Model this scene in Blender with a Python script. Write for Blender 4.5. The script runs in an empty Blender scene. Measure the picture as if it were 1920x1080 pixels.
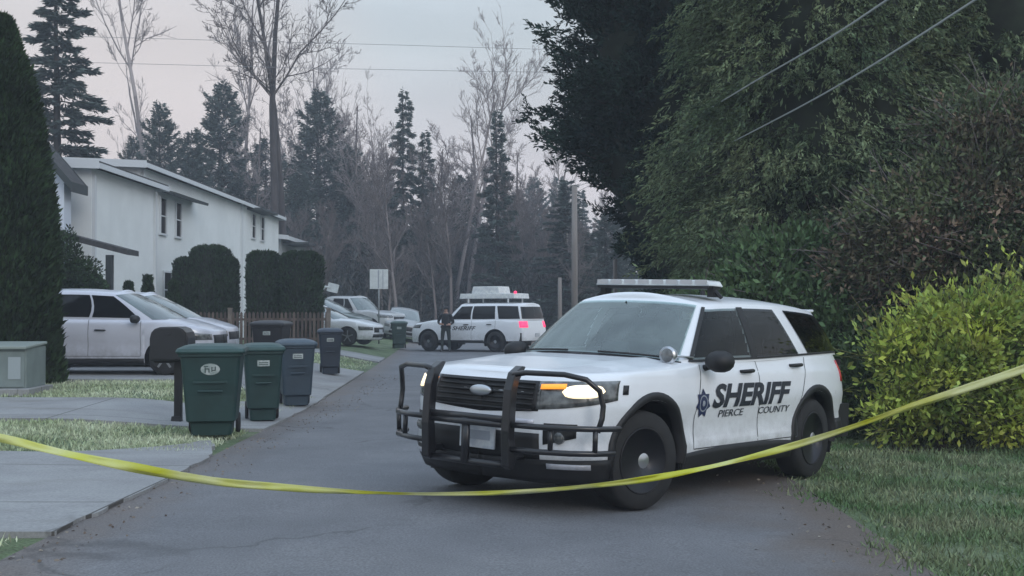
import bpy, bmesh, math, random
import numpy as np
from mathutils import Vector, Matrix, Euler
R = math.radians
sc = bpy.context.scene
COL = sc.collection
rng = np.random.default_rng(7)

# ------------------------------------------------------------ camera
cam_d = bpy.data.cameras.new('camera'); cam = bpy.data.objects.new('camera', cam_d); COL.objects.link(cam)
cam.location = (0, 0, 1.53); cam.rotation_euler = (R(90 + 0.94), 0, 0)
cam_d.lens = 2200 / 1920 * 36; cam_d.sensor_width = 36
cam_d.clip_start = 0.1; cam_d.clip_end = 3000
cam_d.dof.use_dof = False
sc.camera = cam

# ------------------------------------------------------------ world and sun (overcast early evening)
SUN_EL, SUN_AZ = 26.0, 148.0          # azimuth clockwise from +Y (the way the camera looks)
world = bpy.data.worlds.new('World'); sc.world = world; world.use_nodes = True
wt = world.node_tree; wn = wt.nodes; wl = wt.links
for n in list(wn): wn.remove(n)
wo = wn.new('ShaderNodeOutputWorld'); bg = wn.new('ShaderNodeBackground')
sky = wn.new('ShaderNodeTexSky'); sky.sky_type = 'NISHITA'; sky.sun_disc = False
sky.sun_elevation = R(SUN_EL); sky.sun_rotation = R(SUN_AZ); sky.air_density = 1.2; sky.dust_density = 3
tc = wn.new('ShaderNodeTexCoord'); sep = wn.new('ShaderNodeSeparateXYZ')
wl.new(tc.outputs['Generated'], sep.inputs[0])
ramp = wn.new('ShaderNodeValToRGB'); wl.new(sep.outputs['Z'], ramp.inputs[0])
cr = ramp.color_ramp; cr.elements[0].position = 0.0; cr.elements[0].color = (0.60, 0.61, 0.64, 1)
cr.elements[1].position = 1.0; cr.elements[1].color = (0.84, 1.05, 1.34, 1)
e = cr.elements.new(0.10); e.color = (0.75, 0.67, 0.69, 1)
e = cr.elements.new(0.22); e.color = (0.63, 0.685, 0.72, 1)
e = cr.elements.new(0.45); e.color = (0.74, 0.89, 1.05, 1)
# faint pink glow low in the north-west, cloud streaks
mp = wn.new('ShaderNodeMapping'); mp.inputs['Scale'].default_value = (1.2, 1.2, 7.0); wl.new(tc.outputs['Generated'], mp.inputs[0])
ns = wn.new('ShaderNodeTexNoise'); ns.inputs['Scale'].default_value = 2.2; ns.inputs['Detail'].default_value = 5; wl.new(mp.outputs[0], ns.inputs['Vector'])
cmr = wn.new('ShaderNodeMapRange'); cmr.inputs[1].default_value = 0.35; cmr.inputs[2].default_value = 0.7; cmr.inputs[3].default_value = 0.86; cmr.inputs[4].default_value = 1.1
wl.new(ns.outputs['Fac'], cmr.inputs[0])
vm = wn.new('ShaderNodeVectorMath'); vm.operation = 'SCALE'; wl.new(ramp.outputs[0], vm.inputs[0]); wl.new(cmr.outputs[0], vm.inputs['Scale'])
dotn = wn.new('ShaderNodeVectorMath'); dotn.operation = 'DOT_PRODUCT'; wl.new(tc.outputs['Generated'], dotn.inputs[0])
gd = Vector((-0.33, 0.93, 0.14)).normalized(); dotn.inputs[1].default_value = gd
gmr = wn.new('ShaderNodeMapRange'); gmr.inputs[1].default_value = 0.965; gmr.inputs[2].default_value = 1.0; gmr.interpolation_type = 'SMOOTHSTEP'
wl.new(dotn.outputs['Value'], gmr.inputs[0])
pm = wn.new('ShaderNodeMix'); pm.data_type = 'RGBA'; wl.new(gmr.outputs[0], pm.inputs['Factor'])
pmf = wn.new('ShaderNodeMath'); pmf.operation = 'MULTIPLY'; pmf.inputs[1].default_value = 0.55; wl.new(gmr.outputs[0], pmf.inputs[0]); wl.new(pmf.outputs[0], pm.inputs['Factor'])
wl.new(vm.outputs[0], pm.inputs[6]); pm.inputs[7].default_value = (0.82, 0.66, 0.60, 1)
sk = wn.new('ShaderNodeVectorMath'); sk.operation = 'SCALE'; sk.inputs['Scale'].default_value = 0.10; wl.new(sky.outputs[0], sk.inputs[0])
mx = wn.new('ShaderNodeMix'); mx.data_type = 'RGBA'; mx.inputs['Factor'].default_value = 0.88
wl.new(sk.outputs[0], mx.inputs[6]); wl.new(pm.outputs[2], mx.inputs[7])
wl.new(mx.outputs[2], bg.inputs['Color']); bg.inputs['Strength'].default_value = 1.0
wl.new(bg.outputs[0], wo.inputs['Surface'])

sd = bpy.data.lights.new('sun', 'SUN'); sun = bpy.data.objects.new('sun', sd); COL.objects.link(sun)
sd.energy = 0.6; sd.angle = R(25); sd.color = (1.0, 0.97, 0.95)
sun.rotation_euler = (R(90 - SUN_EL), 0, R(180 - SUN_AZ)); sun.location = (-10, -20, 30)
sun.rotation_euler = (Vector((math.sin(R(SUN_AZ)) * math.cos(R(SUN_EL)), math.cos(R(SUN_AZ)) * math.cos(R(SUN_EL)), math.sin(R(SUN_EL))))).to_track_quat('Z', 'Y').to_euler()

sc.view_settings.view_transform = 'Standard'; sc.view_settings.look = 'None'
sc.view_settings.exposure = 0.2; sc.view_settings.gamma = 1.0
sc.render.engine = 'CYCLES'
try:
    sc.cycles.use_denoising = True; sc.cycles.volume_bounces = 1; sc.cycles.max_bounces = 6
    sc.cycles.diffuse_bounces = 3; sc.cycles.transparent_max_bounces = 8
except Exception: pass

# ------------------------------------------------------------ materials
MATS = {}
def mat(name, col, rough=0.6, metal=0.0, coat=0.0, spec=0.5, var=0.0, vscale=6.0, col2=None, bump=0.0, bscale=30.0, island=0.0, emit=None, estr=0.0, trans=0.0, detail=5, stretch=None):
    if name in MATS: return MATS[name]
    m = bpy.data.materials.new(name); m.use_nodes = True
    nt = m.node_tree; b = nt.nodes['Principled BSDF']; L = nt.links
    b.inputs['Base Color'].default_value = (*col, 1); b.inputs['Roughness'].default_value = rough
    b.inputs['Metallic'].default_value = metal; b.inputs['Coat Weight'].default_value = coat
    b.inputs['Coat Roughness'].default_value = 0.05; b.inputs['Specular IOR Level'].default_value = spec
    src = None
    if var > 0 or col2 is not None or bump > 0:
        t = nt.nodes.new('ShaderNodeTexCoord'); n = nt.nodes.new('ShaderNodeTexNoise')
        n.inputs['Scale'].default_value = vscale; n.inputs['Detail'].default_value = detail
        vec = t.outputs['Object']
        if stretch:
            mpn = nt.nodes.new('ShaderNodeMapping'); mpn.inputs['Scale'].default_value = stretch; L.new(vec, mpn.inputs[0]); vec = mpn.outputs[0]
        L.new(vec, n.inputs['Vector'])
        c2 = col2 if col2 is not None else tuple(c * (1 - var) for c in col)
        r = nt.nodes.new('ShaderNodeValToRGB'); r.color_ramp.elements[0].position = 0.36; r.color_ramp.elements[1].position = 0.64
        r.color_ramp.elements[0].color = (*c2, 1); r.color_ramp.elements[1].color = (*col, 1)
        L.new(n.outputs['Fac'], r.inputs[0]); src = r.outputs[0]
        if bump > 0:
            n2 = nt.nodes.new('ShaderNodeTexNoise'); n2.inputs['Scale'].default_value = bscale; n2.inputs['Detail'].default_value = 4
            L.new(vec, n2.inputs['Vector'])
            bp = nt.nodes.new('ShaderNodeBump'); bp.inputs['Strength'].default_value = bump; bp.inputs['Distance'].default_value = 0.02
            L.new(n2.outputs['Fac'], bp.inputs['Height']); L.new(bp.outputs[0], b.inputs['Normal'])
    if island > 0:
        g = nt.nodes.new('ShaderNodeNewGeometry'); hs = nt.nodes.new('ShaderNodeHueSaturation')
        mr = nt.nodes.new('ShaderNodeMapRange'); mr.inputs[3].default_value = 1 - island; mr.inputs[4].default_value = 1 + island
        L.new(g.outputs['Random Per Island'], mr.inputs[0]); L.new(mr.outputs[0], hs.inputs['Value'])
        hm = nt.nodes.new('ShaderNodeMapRange'); hm.inputs[3].default_value = 0.5 - 0.03 * island; hm.inputs[4].default_value = 0.5 + 0.03 * island
        L.new(g.outputs['Random Per Island'], hm.inputs[0]); L.new(hm.outputs[0], hs.inputs['Hue'])
        if src: L.new(src, hs.inputs['Color'])
        else: hs.inputs['Color'].default_value = (*col, 1)
        src = hs.outputs[0]
    if src: L.new(src, b.inputs['Base Color'])
    if emit is not None:
        b.inputs['Emission Color'].default_value = (*emit, 1); b.inputs['Emission Strength'].default_value = estr
    if trans > 0:
        o = nt.nodes['Material Output']; tr = nt.nodes.new('ShaderNodeBsdfTranslucent'); ms = nt.nodes.new('ShaderNodeMixShader')
        ms.inputs[0].default_value = trans
        if src: L.new(src, tr.inputs[0])
        else: tr.inputs[0].default_value = (*col, 1)
        L.new(b.outputs[0], ms.inputs[1]); L.new(tr.outputs[0], ms.inputs[2]); L.new(ms.outputs[0], o.inputs['Surface'])
    MATS[name] = m; return m

WHITE = mat('white_paint', (0.80, 0.83, 0.87), 0.33, coat=0.55, var=0.05, vscale=1.5)
def grime(m, zlo, zhi, amt, col):
    nt = m.node_tree; L = nt.links; b = nt.nodes['Principled BSDF']; src = b.inputs['Base Color'].links[0].from_socket
    t = nt.nodes.new('ShaderNodeTexCoord'); s_ = nt.nodes.new('ShaderNodeSeparateXYZ'); L.new(t.outputs['Object'], s_.inputs[0]); r = nt.nodes.new('ShaderNodeMapRange'); r.inputs[1].default_value = zhi; r.inputs[2].default_value = zlo; L.new(s_.outputs['Z'], r.inputs[0])
    n = nt.nodes.new('ShaderNodeTexNoise'); n.inputs['Scale'].default_value = 7; n.inputs['Detail'].default_value = 8; n.inputs['Roughness'].default_value = .7; L.new(t.outputs['Object'], n.inputs['Vector'])
    q = nt.nodes.new('ShaderNodeMapRange'); q.inputs[1].default_value = .35; q.inputs[2].default_value = .7; q.inputs[4].default_value = amt; L.new(n.outputs['Fac'], q.inputs[0]); mu = nt.nodes.new('ShaderNodeMath'); mu.operation = 'MULTIPLY'; L.new(r.outputs[0], mu.inputs[0]); L.new(q.outputs[0], mu.inputs[1])
    x = nt.nodes.new('ShaderNodeMix'); x.data_type = 'RGBA'; L.new(mu.outputs[0], x.inputs['Factor']); L.new(src, x.inputs[6]); x.inputs[7].default_value = (*col, 1); L.new(x.outputs[2], b.inputs['Base Color'])
grime(WHITE, .35, .85, .55, (.20, .19, .18))
SILVER = mat('silver_paint', (0.60, 0.62, 0.70), 0.30, metal=0.12, coat=0.6, var=0.05, vscale=2)
GLASS = mat('dark_glass', (0.008, 0.009, 0.011), 0.07, spec=0.28)
WSHIELD = mat('windscreen_glass', (0.075, 0.115, 0.115), 0.08, spec=0.9, coat=1.0, col2=(0.035, 0.055, 0.055), vscale=2.5)  # teal base colour and mottling stand in for sky reflections
BLACK = mat('black_plastic', (0.012, 0.012, 0.014), 0.55, var=0.3, vscale=9)
TUBE = mat('black_powder_coat', (0.012, 0.012, 0.015), 0.32, coat=0.3)
grime(SILVER, .3, .8, .6, (.2, .19, .18))
RUBBER = mat('tyre_rubber', (0.020, 0.020, 0.021), 0.8, var=0.3, vscale=12)
STEELB = mat('black_steel', (0.028, 0.028, 0.032), 0.4, metal=0.4)
CHROME = mat('chrome', (0.55, 0.57, 0.6), 0.28, metal=0.9)
ALLOY = mat('alloy', (0.35, 0.36, 0.38), 0.35, metal=0.7)
SEAM = mat('seam', (0.05, 0.055, 0.06), 0.8)
INK = mat('vinyl_ink', (0.018, 0.022, 0.034), 0.5)
BADGE = mat('badge_navy', (0.02, 0.03, 0.09), 0.5)
GREYINK = mat('grey_ink', (0.30, 0.33, 0.38), 0.5)
RED = mat('red_lens', (0.45, 0.01, 0.015), 0.2, coat=0.8)
REDLIT = mat('red_lamp_lit', (0.6, 0.02, 0.08), 0.3, emit=(1.0, 0.05, 0.16), estr=1.3)
AMBERLIT = mat('amber_lamp_lit', (0.9, 0.35, 0.05), 0.3, emit=(1.0, 0.30, 0.03), estr=1.0)
HEADLIT = mat('headlamp_lit', (0.9, 0.85, 0.7), 0.2, emit=(1.0, 0.80, 0.50), estr=1.15)
HEADLENS = mat('headlamp_lens', (0.16, 0.17, 0.17), 0.15, coat=1.0, col2=(0.04, 0.04, 0.04), vscale=14)
CLEARBAR = mat('clear_plastic', (0.58, 0.61, 0.63), 0.15, coat=1.0, col2=(0.74, 0.76, 0.74), vscale=8)
PLATE = mat('plate_face', (0.55, 0.58, 0.60), 0.4, col2=(0.40, 0.44, 0.50), vscale=18)

def pane(name, tint, refl=1.5, gl=(1, 1, 1), pale_sheen=0.0):
    m = bpy.data.materials.new(name); m.use_nodes = True; nt = m.node_tree; L = nt.links; nt.nodes.remove(nt.nodes['Principled BSDF'])
    t = nt.nodes.new('ShaderNodeBsdfTransparent'); t.inputs[0].default_value = (*tint, 1); g = nt.nodes.new('ShaderNodeBsdfGlossy'); g.inputs['Roughness'].default_value = .03; g.inputs['Color'].default_value = (*gl, 1)
    f = nt.nodes.new('ShaderNodeFresnel'); f.inputs[0].default_value = refl; mx_ = nt.nodes.new('ShaderNodeMixShader')
    L.new(f.outputs[0], mx_.inputs[0]); L.new(t.outputs[0], mx_.inputs[1]); L.new(g.outputs[0], mx_.inputs[2]); out = mx_.outputs[0]
    if pale_sheen > 0:  # pale diffuse layer paints a soft sky reflection onto the glass
        d = nt.nodes.new('ShaderNodeBsdfDiffuse'); d.inputs[0].default_value = (.55, .68, .66, 1); m2 = nt.nodes.new('ShaderNodeMixShader'); n = nt.nodes.new('ShaderNodeTexNoise'); n.inputs['Scale'].default_value = 2.2; tcn = nt.nodes.new('ShaderNodeTexCoord'); L.new(tcn.outputs['Object'], n.inputs['Vector']); q = nt.nodes.new('ShaderNodeMapRange'); q.inputs[1].default_value = .35; q.inputs[2].default_value = .7; q.inputs[3].default_value = pale_sheen * .4; q.inputs[4].default_value = pale_sheen * 1.6; L.new(n.outputs['Fac'], q.inputs[0]); L.new(q.outputs[0], m2.inputs[0]); L.new(out, m2.inputs[1]); L.new(d.outputs[0], m2.inputs[2]); out = m2.outputs[0]
    L.new(out, nt.nodes['Material Output'].inputs['Surface']); return m
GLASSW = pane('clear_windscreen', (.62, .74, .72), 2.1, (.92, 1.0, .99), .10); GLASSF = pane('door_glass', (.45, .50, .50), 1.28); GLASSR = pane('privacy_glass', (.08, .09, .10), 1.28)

# ------------------------------------------------------------ mesh helpers
def np_mesh(name, V, F, mats, smooth=False, matidx=None):
    V = np.asarray(V, np.float32); F = np.asarray(F, np.int32)
    me = bpy.data.meshes.new(name); n, k = F.shape
    me.vertices.add(len(V)); me.vertices.foreach_set('co', V.ravel())
    me.loops.add(n * k); me.loops.foreach_set('vertex_index', F.ravel())
    me.polygons.add(n); me.polygons.foreach_set('loop_start', np.arange(0, n * k, k, dtype=np.int32))
    try: me.polygons.foreach_set('loop_total', np.full(n, k, np.int32))
    except Exception: pass
    me.update(calc_edges=True)
    for m in (mats if isinstance(mats, (list, tuple)) else [mats]): me.materials.append(m)
    if matidx is not None: me.polygons.foreach_set('material_index', np.asarray(matidx, np.int32))
    if smooth: me.polygons.foreach_set('use_smooth', np.ones(n, bool))
    return me

class MB:
    def __init__(s): s.v = []; s.f = []; s.m = []
    def add(s, vs, fs, mi=0):
        o = len(s.v); s.v.extend([tuple(p) for p in vs])
        for f in fs: s.f.append(tuple(i + o for i in f)); s.m.append(mi)
        return s
    def box(s, c, d, rot=None, mi=0, taper=1.0):
        x, y, z = (q / 2 for q in d); vs = []
        for k in (-1, 1):
            t = taper if k > 0 else 1.0
            for a, b in ((-1, -1), (1, -1), (1, 1), (-1, 1)): vs.append(Vector((a * x * t, b * y * t, k * z)))
        if rot is not None:
            M = rot if isinstance(rot, Matrix) else Euler(rot).to_matrix(); vs = [M @ v for v in vs]
        vs = [v + Vector(c) for v in vs]
        return s.add(vs, [(3, 2, 1, 0), (4, 5, 6, 7), (0, 1, 5, 4), (1, 2, 6, 5), (2, 3, 7, 6), (3, 0, 4, 7)], mi)
    def tube(s, pts, r, n=8, mi=0, cap=True):
        pts = [Vector(p) for p in pts]; rs = r if isinstance(r, (list, tuple)) else [r] * len(pts)
        o = len(s.v); up = None
        for i, p in enumerate(pts):
            d = (pts[min(i + 1, len(pts) - 1)] - pts[max(i - 1, 0)]).normalized()
            if up is None: up = d.orthogonal().normalized()
            up = (up - d * up.dot(d));
            up = up.normalized() if up.length > 1e-6 else d.orthogonal().normalized()
            w = d.cross(up)
            for k in range(n):
                a = 2 * math.pi * k / n; s.v.append(tuple(p + (up * math.cos(a) + w * math.sin(a)) * rs[i]))
        for i in range(len(pts) - 1):
            for k in range(n):
                a = o + i * n + k; b = o + i * n + (k + 1) % n
                s.f.append((a, b, b + n, a + n)); s.m.append(mi)
        if cap:
            s.f.append(tuple(o + k for k in range(n))[::-1]); s.m.append(mi)
            e = o + (len(pts) - 1) * n; s.f.append(tuple(e + k for k in range(n))); s.m.append(mi)
        return s
    def loft(s, rings, mi=0, cap0=True, cap1=True, closed=True):
        o = len(s.v); n = len(rings[0])
        for rg in rings: s.v.extend([tuple(p) for p in rg])
        for i in range(len(rings) - 1):
            for k in range(n if closed else n - 1):
                a = o + i * n + k; b = o + i * n + (k + 1) % n
                s.f.append((a, b, b + n, a + n)); s.m.append(mi)
        if cap0: s.f.append(tuple(o + k for k in range(n))[::-1]); s.m.append(mi)
        if cap1: e = o + (len(rings) - 1) * n; s.f.append(tuple(e + k for k in range(n))); s.m.append(mi)
        return s
    def lathe(s, prof, n=28, axis='z', c=(0, 0, 0), mi=0):
        rings = []
        for r, h in prof:
            ring = []
            for k in range(n):
                a = 2 * math.pi * k / n; u, v = r * math.cos(a), r * math.sin(a)
                p = (u, v, h) if axis == 'z' else (u, h, -v) if axis == 'y' else (h, u, v)
                ring.append((p[0] + c[0], p[1] + c[1], p[2] + c[2]))
            rings.append(ring)
        return s.loft(rings, mi)
    def grid(s, P, mi=0):      # P[i][j] points
        o = len(s.v); n = len(P); m = len(P[0])
        for row in P: s.v.extend([tuple(p) for p in row])
        for i in range(n - 1):
            for j in range(m - 1):
                a = o + i * m + j; s.f.append((a, a + 1, a + m + 1, a + m)); s.m.append(mi)
        return s
    def prism(s, poly, z0, z1, fn=None, mi=0):
        n = len(poly); vs = [(x, y, z0) for x, y in poly] + [(x, y, z1) for x, y in poly]
        if fn: vs = [fn(*v) for v in vs]
        return s.add(vs, [tuple(range(n))[::-1], tuple(range(n, 2 * n))] + [(i, (i + 1) % n, (i + 1) % n + n, i + n) for i in range(n)], mi)
    def build(s, name, mats, parent=None, smooth=False, bevel=0.0, subsurf=0):
        me = bpy.data.meshes.new(name); me.from_pydata(s.v, [], s.f); me.update()
        for m in (mats if isinstance(mats, (list, tuple)) else [mats]): me.materials.append(m)
        if any(s.m): me.polygons.foreach_set('material_index', s.m)
        if smooth: me.polygons.foreach_set('use_smooth', [True] * len(s.f))
        o = bpy.data.objects.new(name, me); COL.objects.link(o)
        if parent: o.parent = parent
        if bevel > 0:
            b = o.modifiers.new('bevel', 'BEVEL'); b.width = bevel; b.segments = 2; b.limit_method = 'ANGLE'
        return o

def link(name, me, parent=None):
    o = bpy.data.objects.new(name, me); COL.objects.link(o)
    if parent: o.parent = parent
    return o
def tag(o, label=None, cat=None, group=None, kind=None):
    if label: o['label'] = label
    if cat: o['category'] = cat
    if group: o['group'] = group
    if kind: o['kind'] = kind
    return o
def thing(name, loc, rz=0, label=None, cat=None, group=None):
    o = bpy.data.objects.new(name, None); COL.objects.link(o); o.location = loc; o.rotation_euler = (0, 0, rz)
    o.empty_display_size = 0.2
    return tag(o, label, cat, group)
def copy_tree(o, parent=None):
    c = o.copy(); COL.objects.link(c)
    if parent: c.parent = parent
    for ch in [q for q in o.children]: copy_tree(ch, c)
    return c
def dup(o, loc, rz=None, label=None, scale=None):
    c = copy_tree(o); c.location = loc
    if rz is not None: c.rotation_euler = (0, 0, rz)
    if label: c['label'] = label
    if scale: c.scale = scale if isinstance(scale, tuple) else (scale,) * 3
    return c
def sstep(a, b, x):
    t = np.clip((np.asarray(x, float) - a) / (b - a), 0, 1); return t * t * (3 - 2 * t)

# ------------------------------------------------------------ ground shape
def H(x, y):
    x = np.asarray(x, float); y = np.asarray(y, float)
    t = x + 0.3
    c = np.where(t > 0, -0.036 * np.minimum(t, 3.4) + 0.05 * np.maximum(0, x - 5.5).clip(0, 12), -0.010 * np.minimum(-t, 2.8))
    dip = -0.20 * sstep(7, 24, y) * (1 - 0.8 * sstep(-3.3, -6.5, x))
    yard = 0.19 * sstep(-3.6, -6.0, x) * sstep(12, 22, y)
    return c + dip + yard
def Hf(x, y): return float(H(x, y))
# ------------------------------------------------------------ vehicles
def cr_dense(P, n=40):
    P = np.array(P, float); out = []
    Q = np.vstack([2 * P[0] - P[1], P, 2 * P[-1] - P[-2]])
    for i in range(1, len(Q) - 2):
        p0, p1, p2, p3 = Q[i - 1:i + 3]
        for t in np.linspace(0, 1, n, endpoint=False):
            out.append(.5 * (2 * p1 + (p2 - p0) * t + (2 * p0 - 5 * p1 + 4 * p2 - p3) * t * t + (3 * p1 - p0 - 3 * p2 + p3) * t ** 3))
    out.append(P[-1]); return np.array(out)

class Car:
    """shell of a road vehicle: x forward from the front axle, y left, z up"""
    def __init__(s, spec):
        s.sp = spec
        s.plan = cr_dense(spec['plan'], 30); s.n = len(s.plan) - 1
        s.B = cr_dense(spec['belt'], 24); s.Rf = cr_dense(spec['roof'], 24); s.ng = len(s.B) - 1
        s.rim = spec['rim']; s.wb = spec['wb']; s.wr = spec['wr']; s.ar = spec['ar']
    def sy(s, z): return np.interp(z, *s.sp['sy'])
    def dx(s, z, px):
        f = np.interp(z, *s.sp['fx']) * np.clip(px / .6, 0, 1) if px > 0 else 0
        q = np.interp(z, *s.sp['rx']) * np.clip((-s.wb - .35 - px) / .5, 0, 1) if px < 0 else 0
        return f + q
    def pos(s, t, z, off=0.0, side=1):     # t in index units of plan
        t = min(max(t, 0), s.n); i = min(int(t), s.n - 1); f = t - i
        p = s.plan[i] * (1 - f) + s.plan[i + 1] * f
        d = s.plan[min(i + 2, s.n)] - s.plan[max(i - 1, 0)]; nn = np.array([-d[1], d[0]]) * -1; nn /= np.linalg.norm(nn) + 1e-9
        if nn @ (p - np.array([-1.5, 0])) < 0: nn = -nn
        return Vector((p[0] + s.dx(z, p[0]) + nn[0] * off, side * (p[1] * s.sy(z) + nn[1] * off), z))
    def tx(s, x): return float(np.interp(-x, -s.plan[:, 0], np.arange(s.n + 1)))
    def ty(s, y):                            # on the nose
        k = int(np.argmax(s.plan[:, 1] > y)); y0, y1 = s.plan[k - 1, 1], s.plan[k, 1]; return k - 1 + (y - y0) / (y1 - y0 + 1e-9)
    def ty_rear(s, y):
        r = s.plan[::-1]; k = int(np.argmax(r[:, 1] > y)); return s.n - (k - 1 + (y - r[k - 1, 1]) / (r[k, 1] - r[k - 1, 1] + 1e-9))
    def zr(s, x): return float(np.interp(-x, [-q[0] for q in s.rim], [q[1] for q in s.rim]))
    def zb(s, x):
        b = float(np.interp(-x, *s.sp['sill']))
        for cx in (0.0, -s.wb):
            if abs(x - cx) < s.ar: b = max(b, s.wr + math.sqrt(max(0, s.ar ** 2 - (x - cx) ** 2)) * .98)
        return b
    def patch(s, mb, t0, t1, z0, z1, off=.006, side=1, n=10, m=5, mi=0, edge=True):
        f0 = z0 if callable(z0) else (lambda u: z0); f1 = z1 if callable(z1) else (lambda u: z1)
        P = []
        for i in range(n + 1):
            u = i / n; t = t0 + (t1 - t0) * u; row = []
            zs = [f0(u) + (f1(u) - f0(u)) * j / m for j in range(m + 1)]
            if edge and (i in (0, n)): row = [s.pos(t, z, -.01, side) for z in [zs[0]] + zs + [zs[-1]]]; P_edge = row
            else: row = ([s.pos(t, zs[0], -.01, side)] if edge else []) + [s.pos(t, z, off, side) for z in zs] + ([s.pos(t, zs[-1], -.01, side)] if edge else [])
            if edge and i == 0:
                P.append(row); row = [s.pos(t, zs[0], -.01, side)] + [s.pos(t, z, off, side) for z in zs] + [s.pos(t, zs[-1], -.01, side)]
            elif edge and i == n:
                P.append([s.pos(t, zs[0], -.01, side)] + [s.pos(t, z, off, side) for z in zs] + [s.pos(t, zs[-1], -.01, side)])
            P.append(row)
        if side < 0: P = P[::-1]
        mb.grid(P, mi); return mb
    def gpos(s, t, q, off=0.0, side=1, tt=None):   # greenhouse: t base index (fraction 0..1), q 0 belt..1 roof
        def at(A, u):
            u = min(max(u, 0), 1) * s.ng; i = min(int(u), s.ng - 1); f = u - i; return A[i] * (1 - f) + A[i + 1] * f
        tt = t if tt is None else tt
        a = at(s.B, t); b = at(s.Rf, tt); p = a * (1 - q) + b * q
        c = np.array([s.sp.get('gc', -2.2), 0]); h = p[:2] - c
        # outward normal from neighbours
        d = at(s.B, t + .004) * (1 - q) + at(s.Rf, tt + .004) * q - (at(s.B, t - .004) * (1 - q) + at(s.Rf, tt - .004) * q)
        w = b - a; nn = np.cross(d, w); nn /= np.linalg.norm(nn) + 1e-9
        if nn[:2] @ h < 0: nn = -nn
        bul = .022 * 4 * q * (1 - q)
        p = p + nn * (off + bul)
        return Vector((p[0], side * p[1], p[2]))
    def gt(s, x, A=None):                         # fraction on belt for side x
        A = s.B if A is None else A
        return float(np.interp(-x, -A[:, 0], np.arange(s.ng + 1))) / s.ng
    def gpatch(s, mb, tb0, tb1, tt0, tt1, q0, q1, off=.005, side=1, n=10, m=6, mi=0):
        P = []
        for i in range(n + 1):
            u = i / n; row = []
            for j in range(m + 1):
                q = q0 + (q1 - q0) * j / m; tA = tb0 + (tb1 - tb0) * u; tB = tt0 + (tt1 - tt0) * u; tq = tA * (1 - q) + tB * q
                row.append(s.gpos(tq, q, off, side))
            P.append(row)
        if side > 0: P = P[::-1]
        mb.grid(P, mi); return mb

def wheel(parent, x, y, r, w, side, tyre_m, rim_m, cap_m, steer=0, style='steel'):
    t = MB(); h = w / 2; k = side
    t.lathe([(r * .66, -h * k), (r * .92, -h * k), (r * .985, -h * .8 * k), (r, -h * .45 * k), (r, h * .45 * k), (r * .985, h * .8 * k), (r * .93, h * k), (r * .66, h * .92 * k)], 36, 'y')
    o = t.build('wheel', tyre_m, parent, True); o.location = (x, y, r); o.rotation_euler = (0, 0, steer)
    q = MB(); q.lathe([(r * .67, h * .9 * k), (r * .64, h * .72 * k), (r * .58, h * .55 * k), (r * .40, h * .62 * k), (r * .2, h * .5 * k), (.001, h * .5 * k)], 32, 'y')
    if style == 'steel':
        for j in range(12):
            a = j * 2 * math.pi / 12; q.box((r * .49 * math.cos(a), h * .60 * k, r * .49 * math.sin(a)), (.055, .012, .028), (0, -a, 0), 1)
        q.lathe([(r * .675, h * .93 * k), (r * .655, h * 1.0 * k), (r * .63, h * .90 * k)], 32, 'y')
        rm = q.build('rim', [rim_m, BLACK], o, True)
        c = MB(); c.lathe([(r * .26, h * .5 * k), (r * .255, h * .8 * k), (r * .19, h * .92 * k), (.001, h * .97 * k)], 20, 'y'); c.build('hub_cap', cap_m, o, True)
    else:
        for j in range(5):
            a = j * 2 * math.pi / 5 + .3; q.box((r * .36 * math.cos(a), h * .82 * k, r * .36 * math.sin(a)), (r * .58, .03, r * .13), (0, -a, 0), 0)
        q.lathe([(r * .15, h * .6 * k), (r * .14, h * .95 * k), (.001, h * .96 * k)], 14, 'y')
        rm = q.build('rim', [rim_m, BLACK], o, False)
    return o

def text_pts(s, size, shear=0, offset=0, sx=1.0):
    cu = bpy.data.curves.new('t', 'FONT'); cu.body = s; cu.size = size; cu.shear = shear; cu.offset = offset; cu.fill_mode = 'FRONT'; cu.resolution_u = 3
    o = bpy.data.objects.new('t', cu); COL.objects.link(o); dg = bpy.context.evaluated_depsgraph_get(); dg.update()
    me = bpy.data.meshes.new_from_object(o.evaluated_get(dg)); bpy.data.objects.remove(o)
    bm = bmesh.new(); bm.from_mesh(me); bmesh.ops.triangulate(bm, faces=bm.faces[:])
    for _ in range(2):
        lg = [e for e in bm.edges if e.calc_length() > .09]
        if lg: bmesh.ops.subdivide_edges(bm, edges=lg, cuts=1); bmesh.ops.triangulate(bm, faces=bm.faces[:])
    V = [(v.co.x * sx, v.co.y) for v in bm.verts]; bm.verts.index_update(); F = [tuple(v.index for v in f.verts) for f in bm.faces]
    bm.free(); bpy.data.meshes.remove(me); return V, F

def side_text(car, name, s, x0, z0, size, m, parent, side=1, shear=0, offset=0, sx=1.0, off=.007):
    V, F = text_pts(s, size, shear, offset, sx); mb = MB()
    vs = [car.pos(car.tx(x0 - side * u), z0 + v, off, side) for u, v in V]
    mb.add(vs, F if side > 0 else [f[::-1] for f in F]); return mb.build(name, m, parent)

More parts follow.
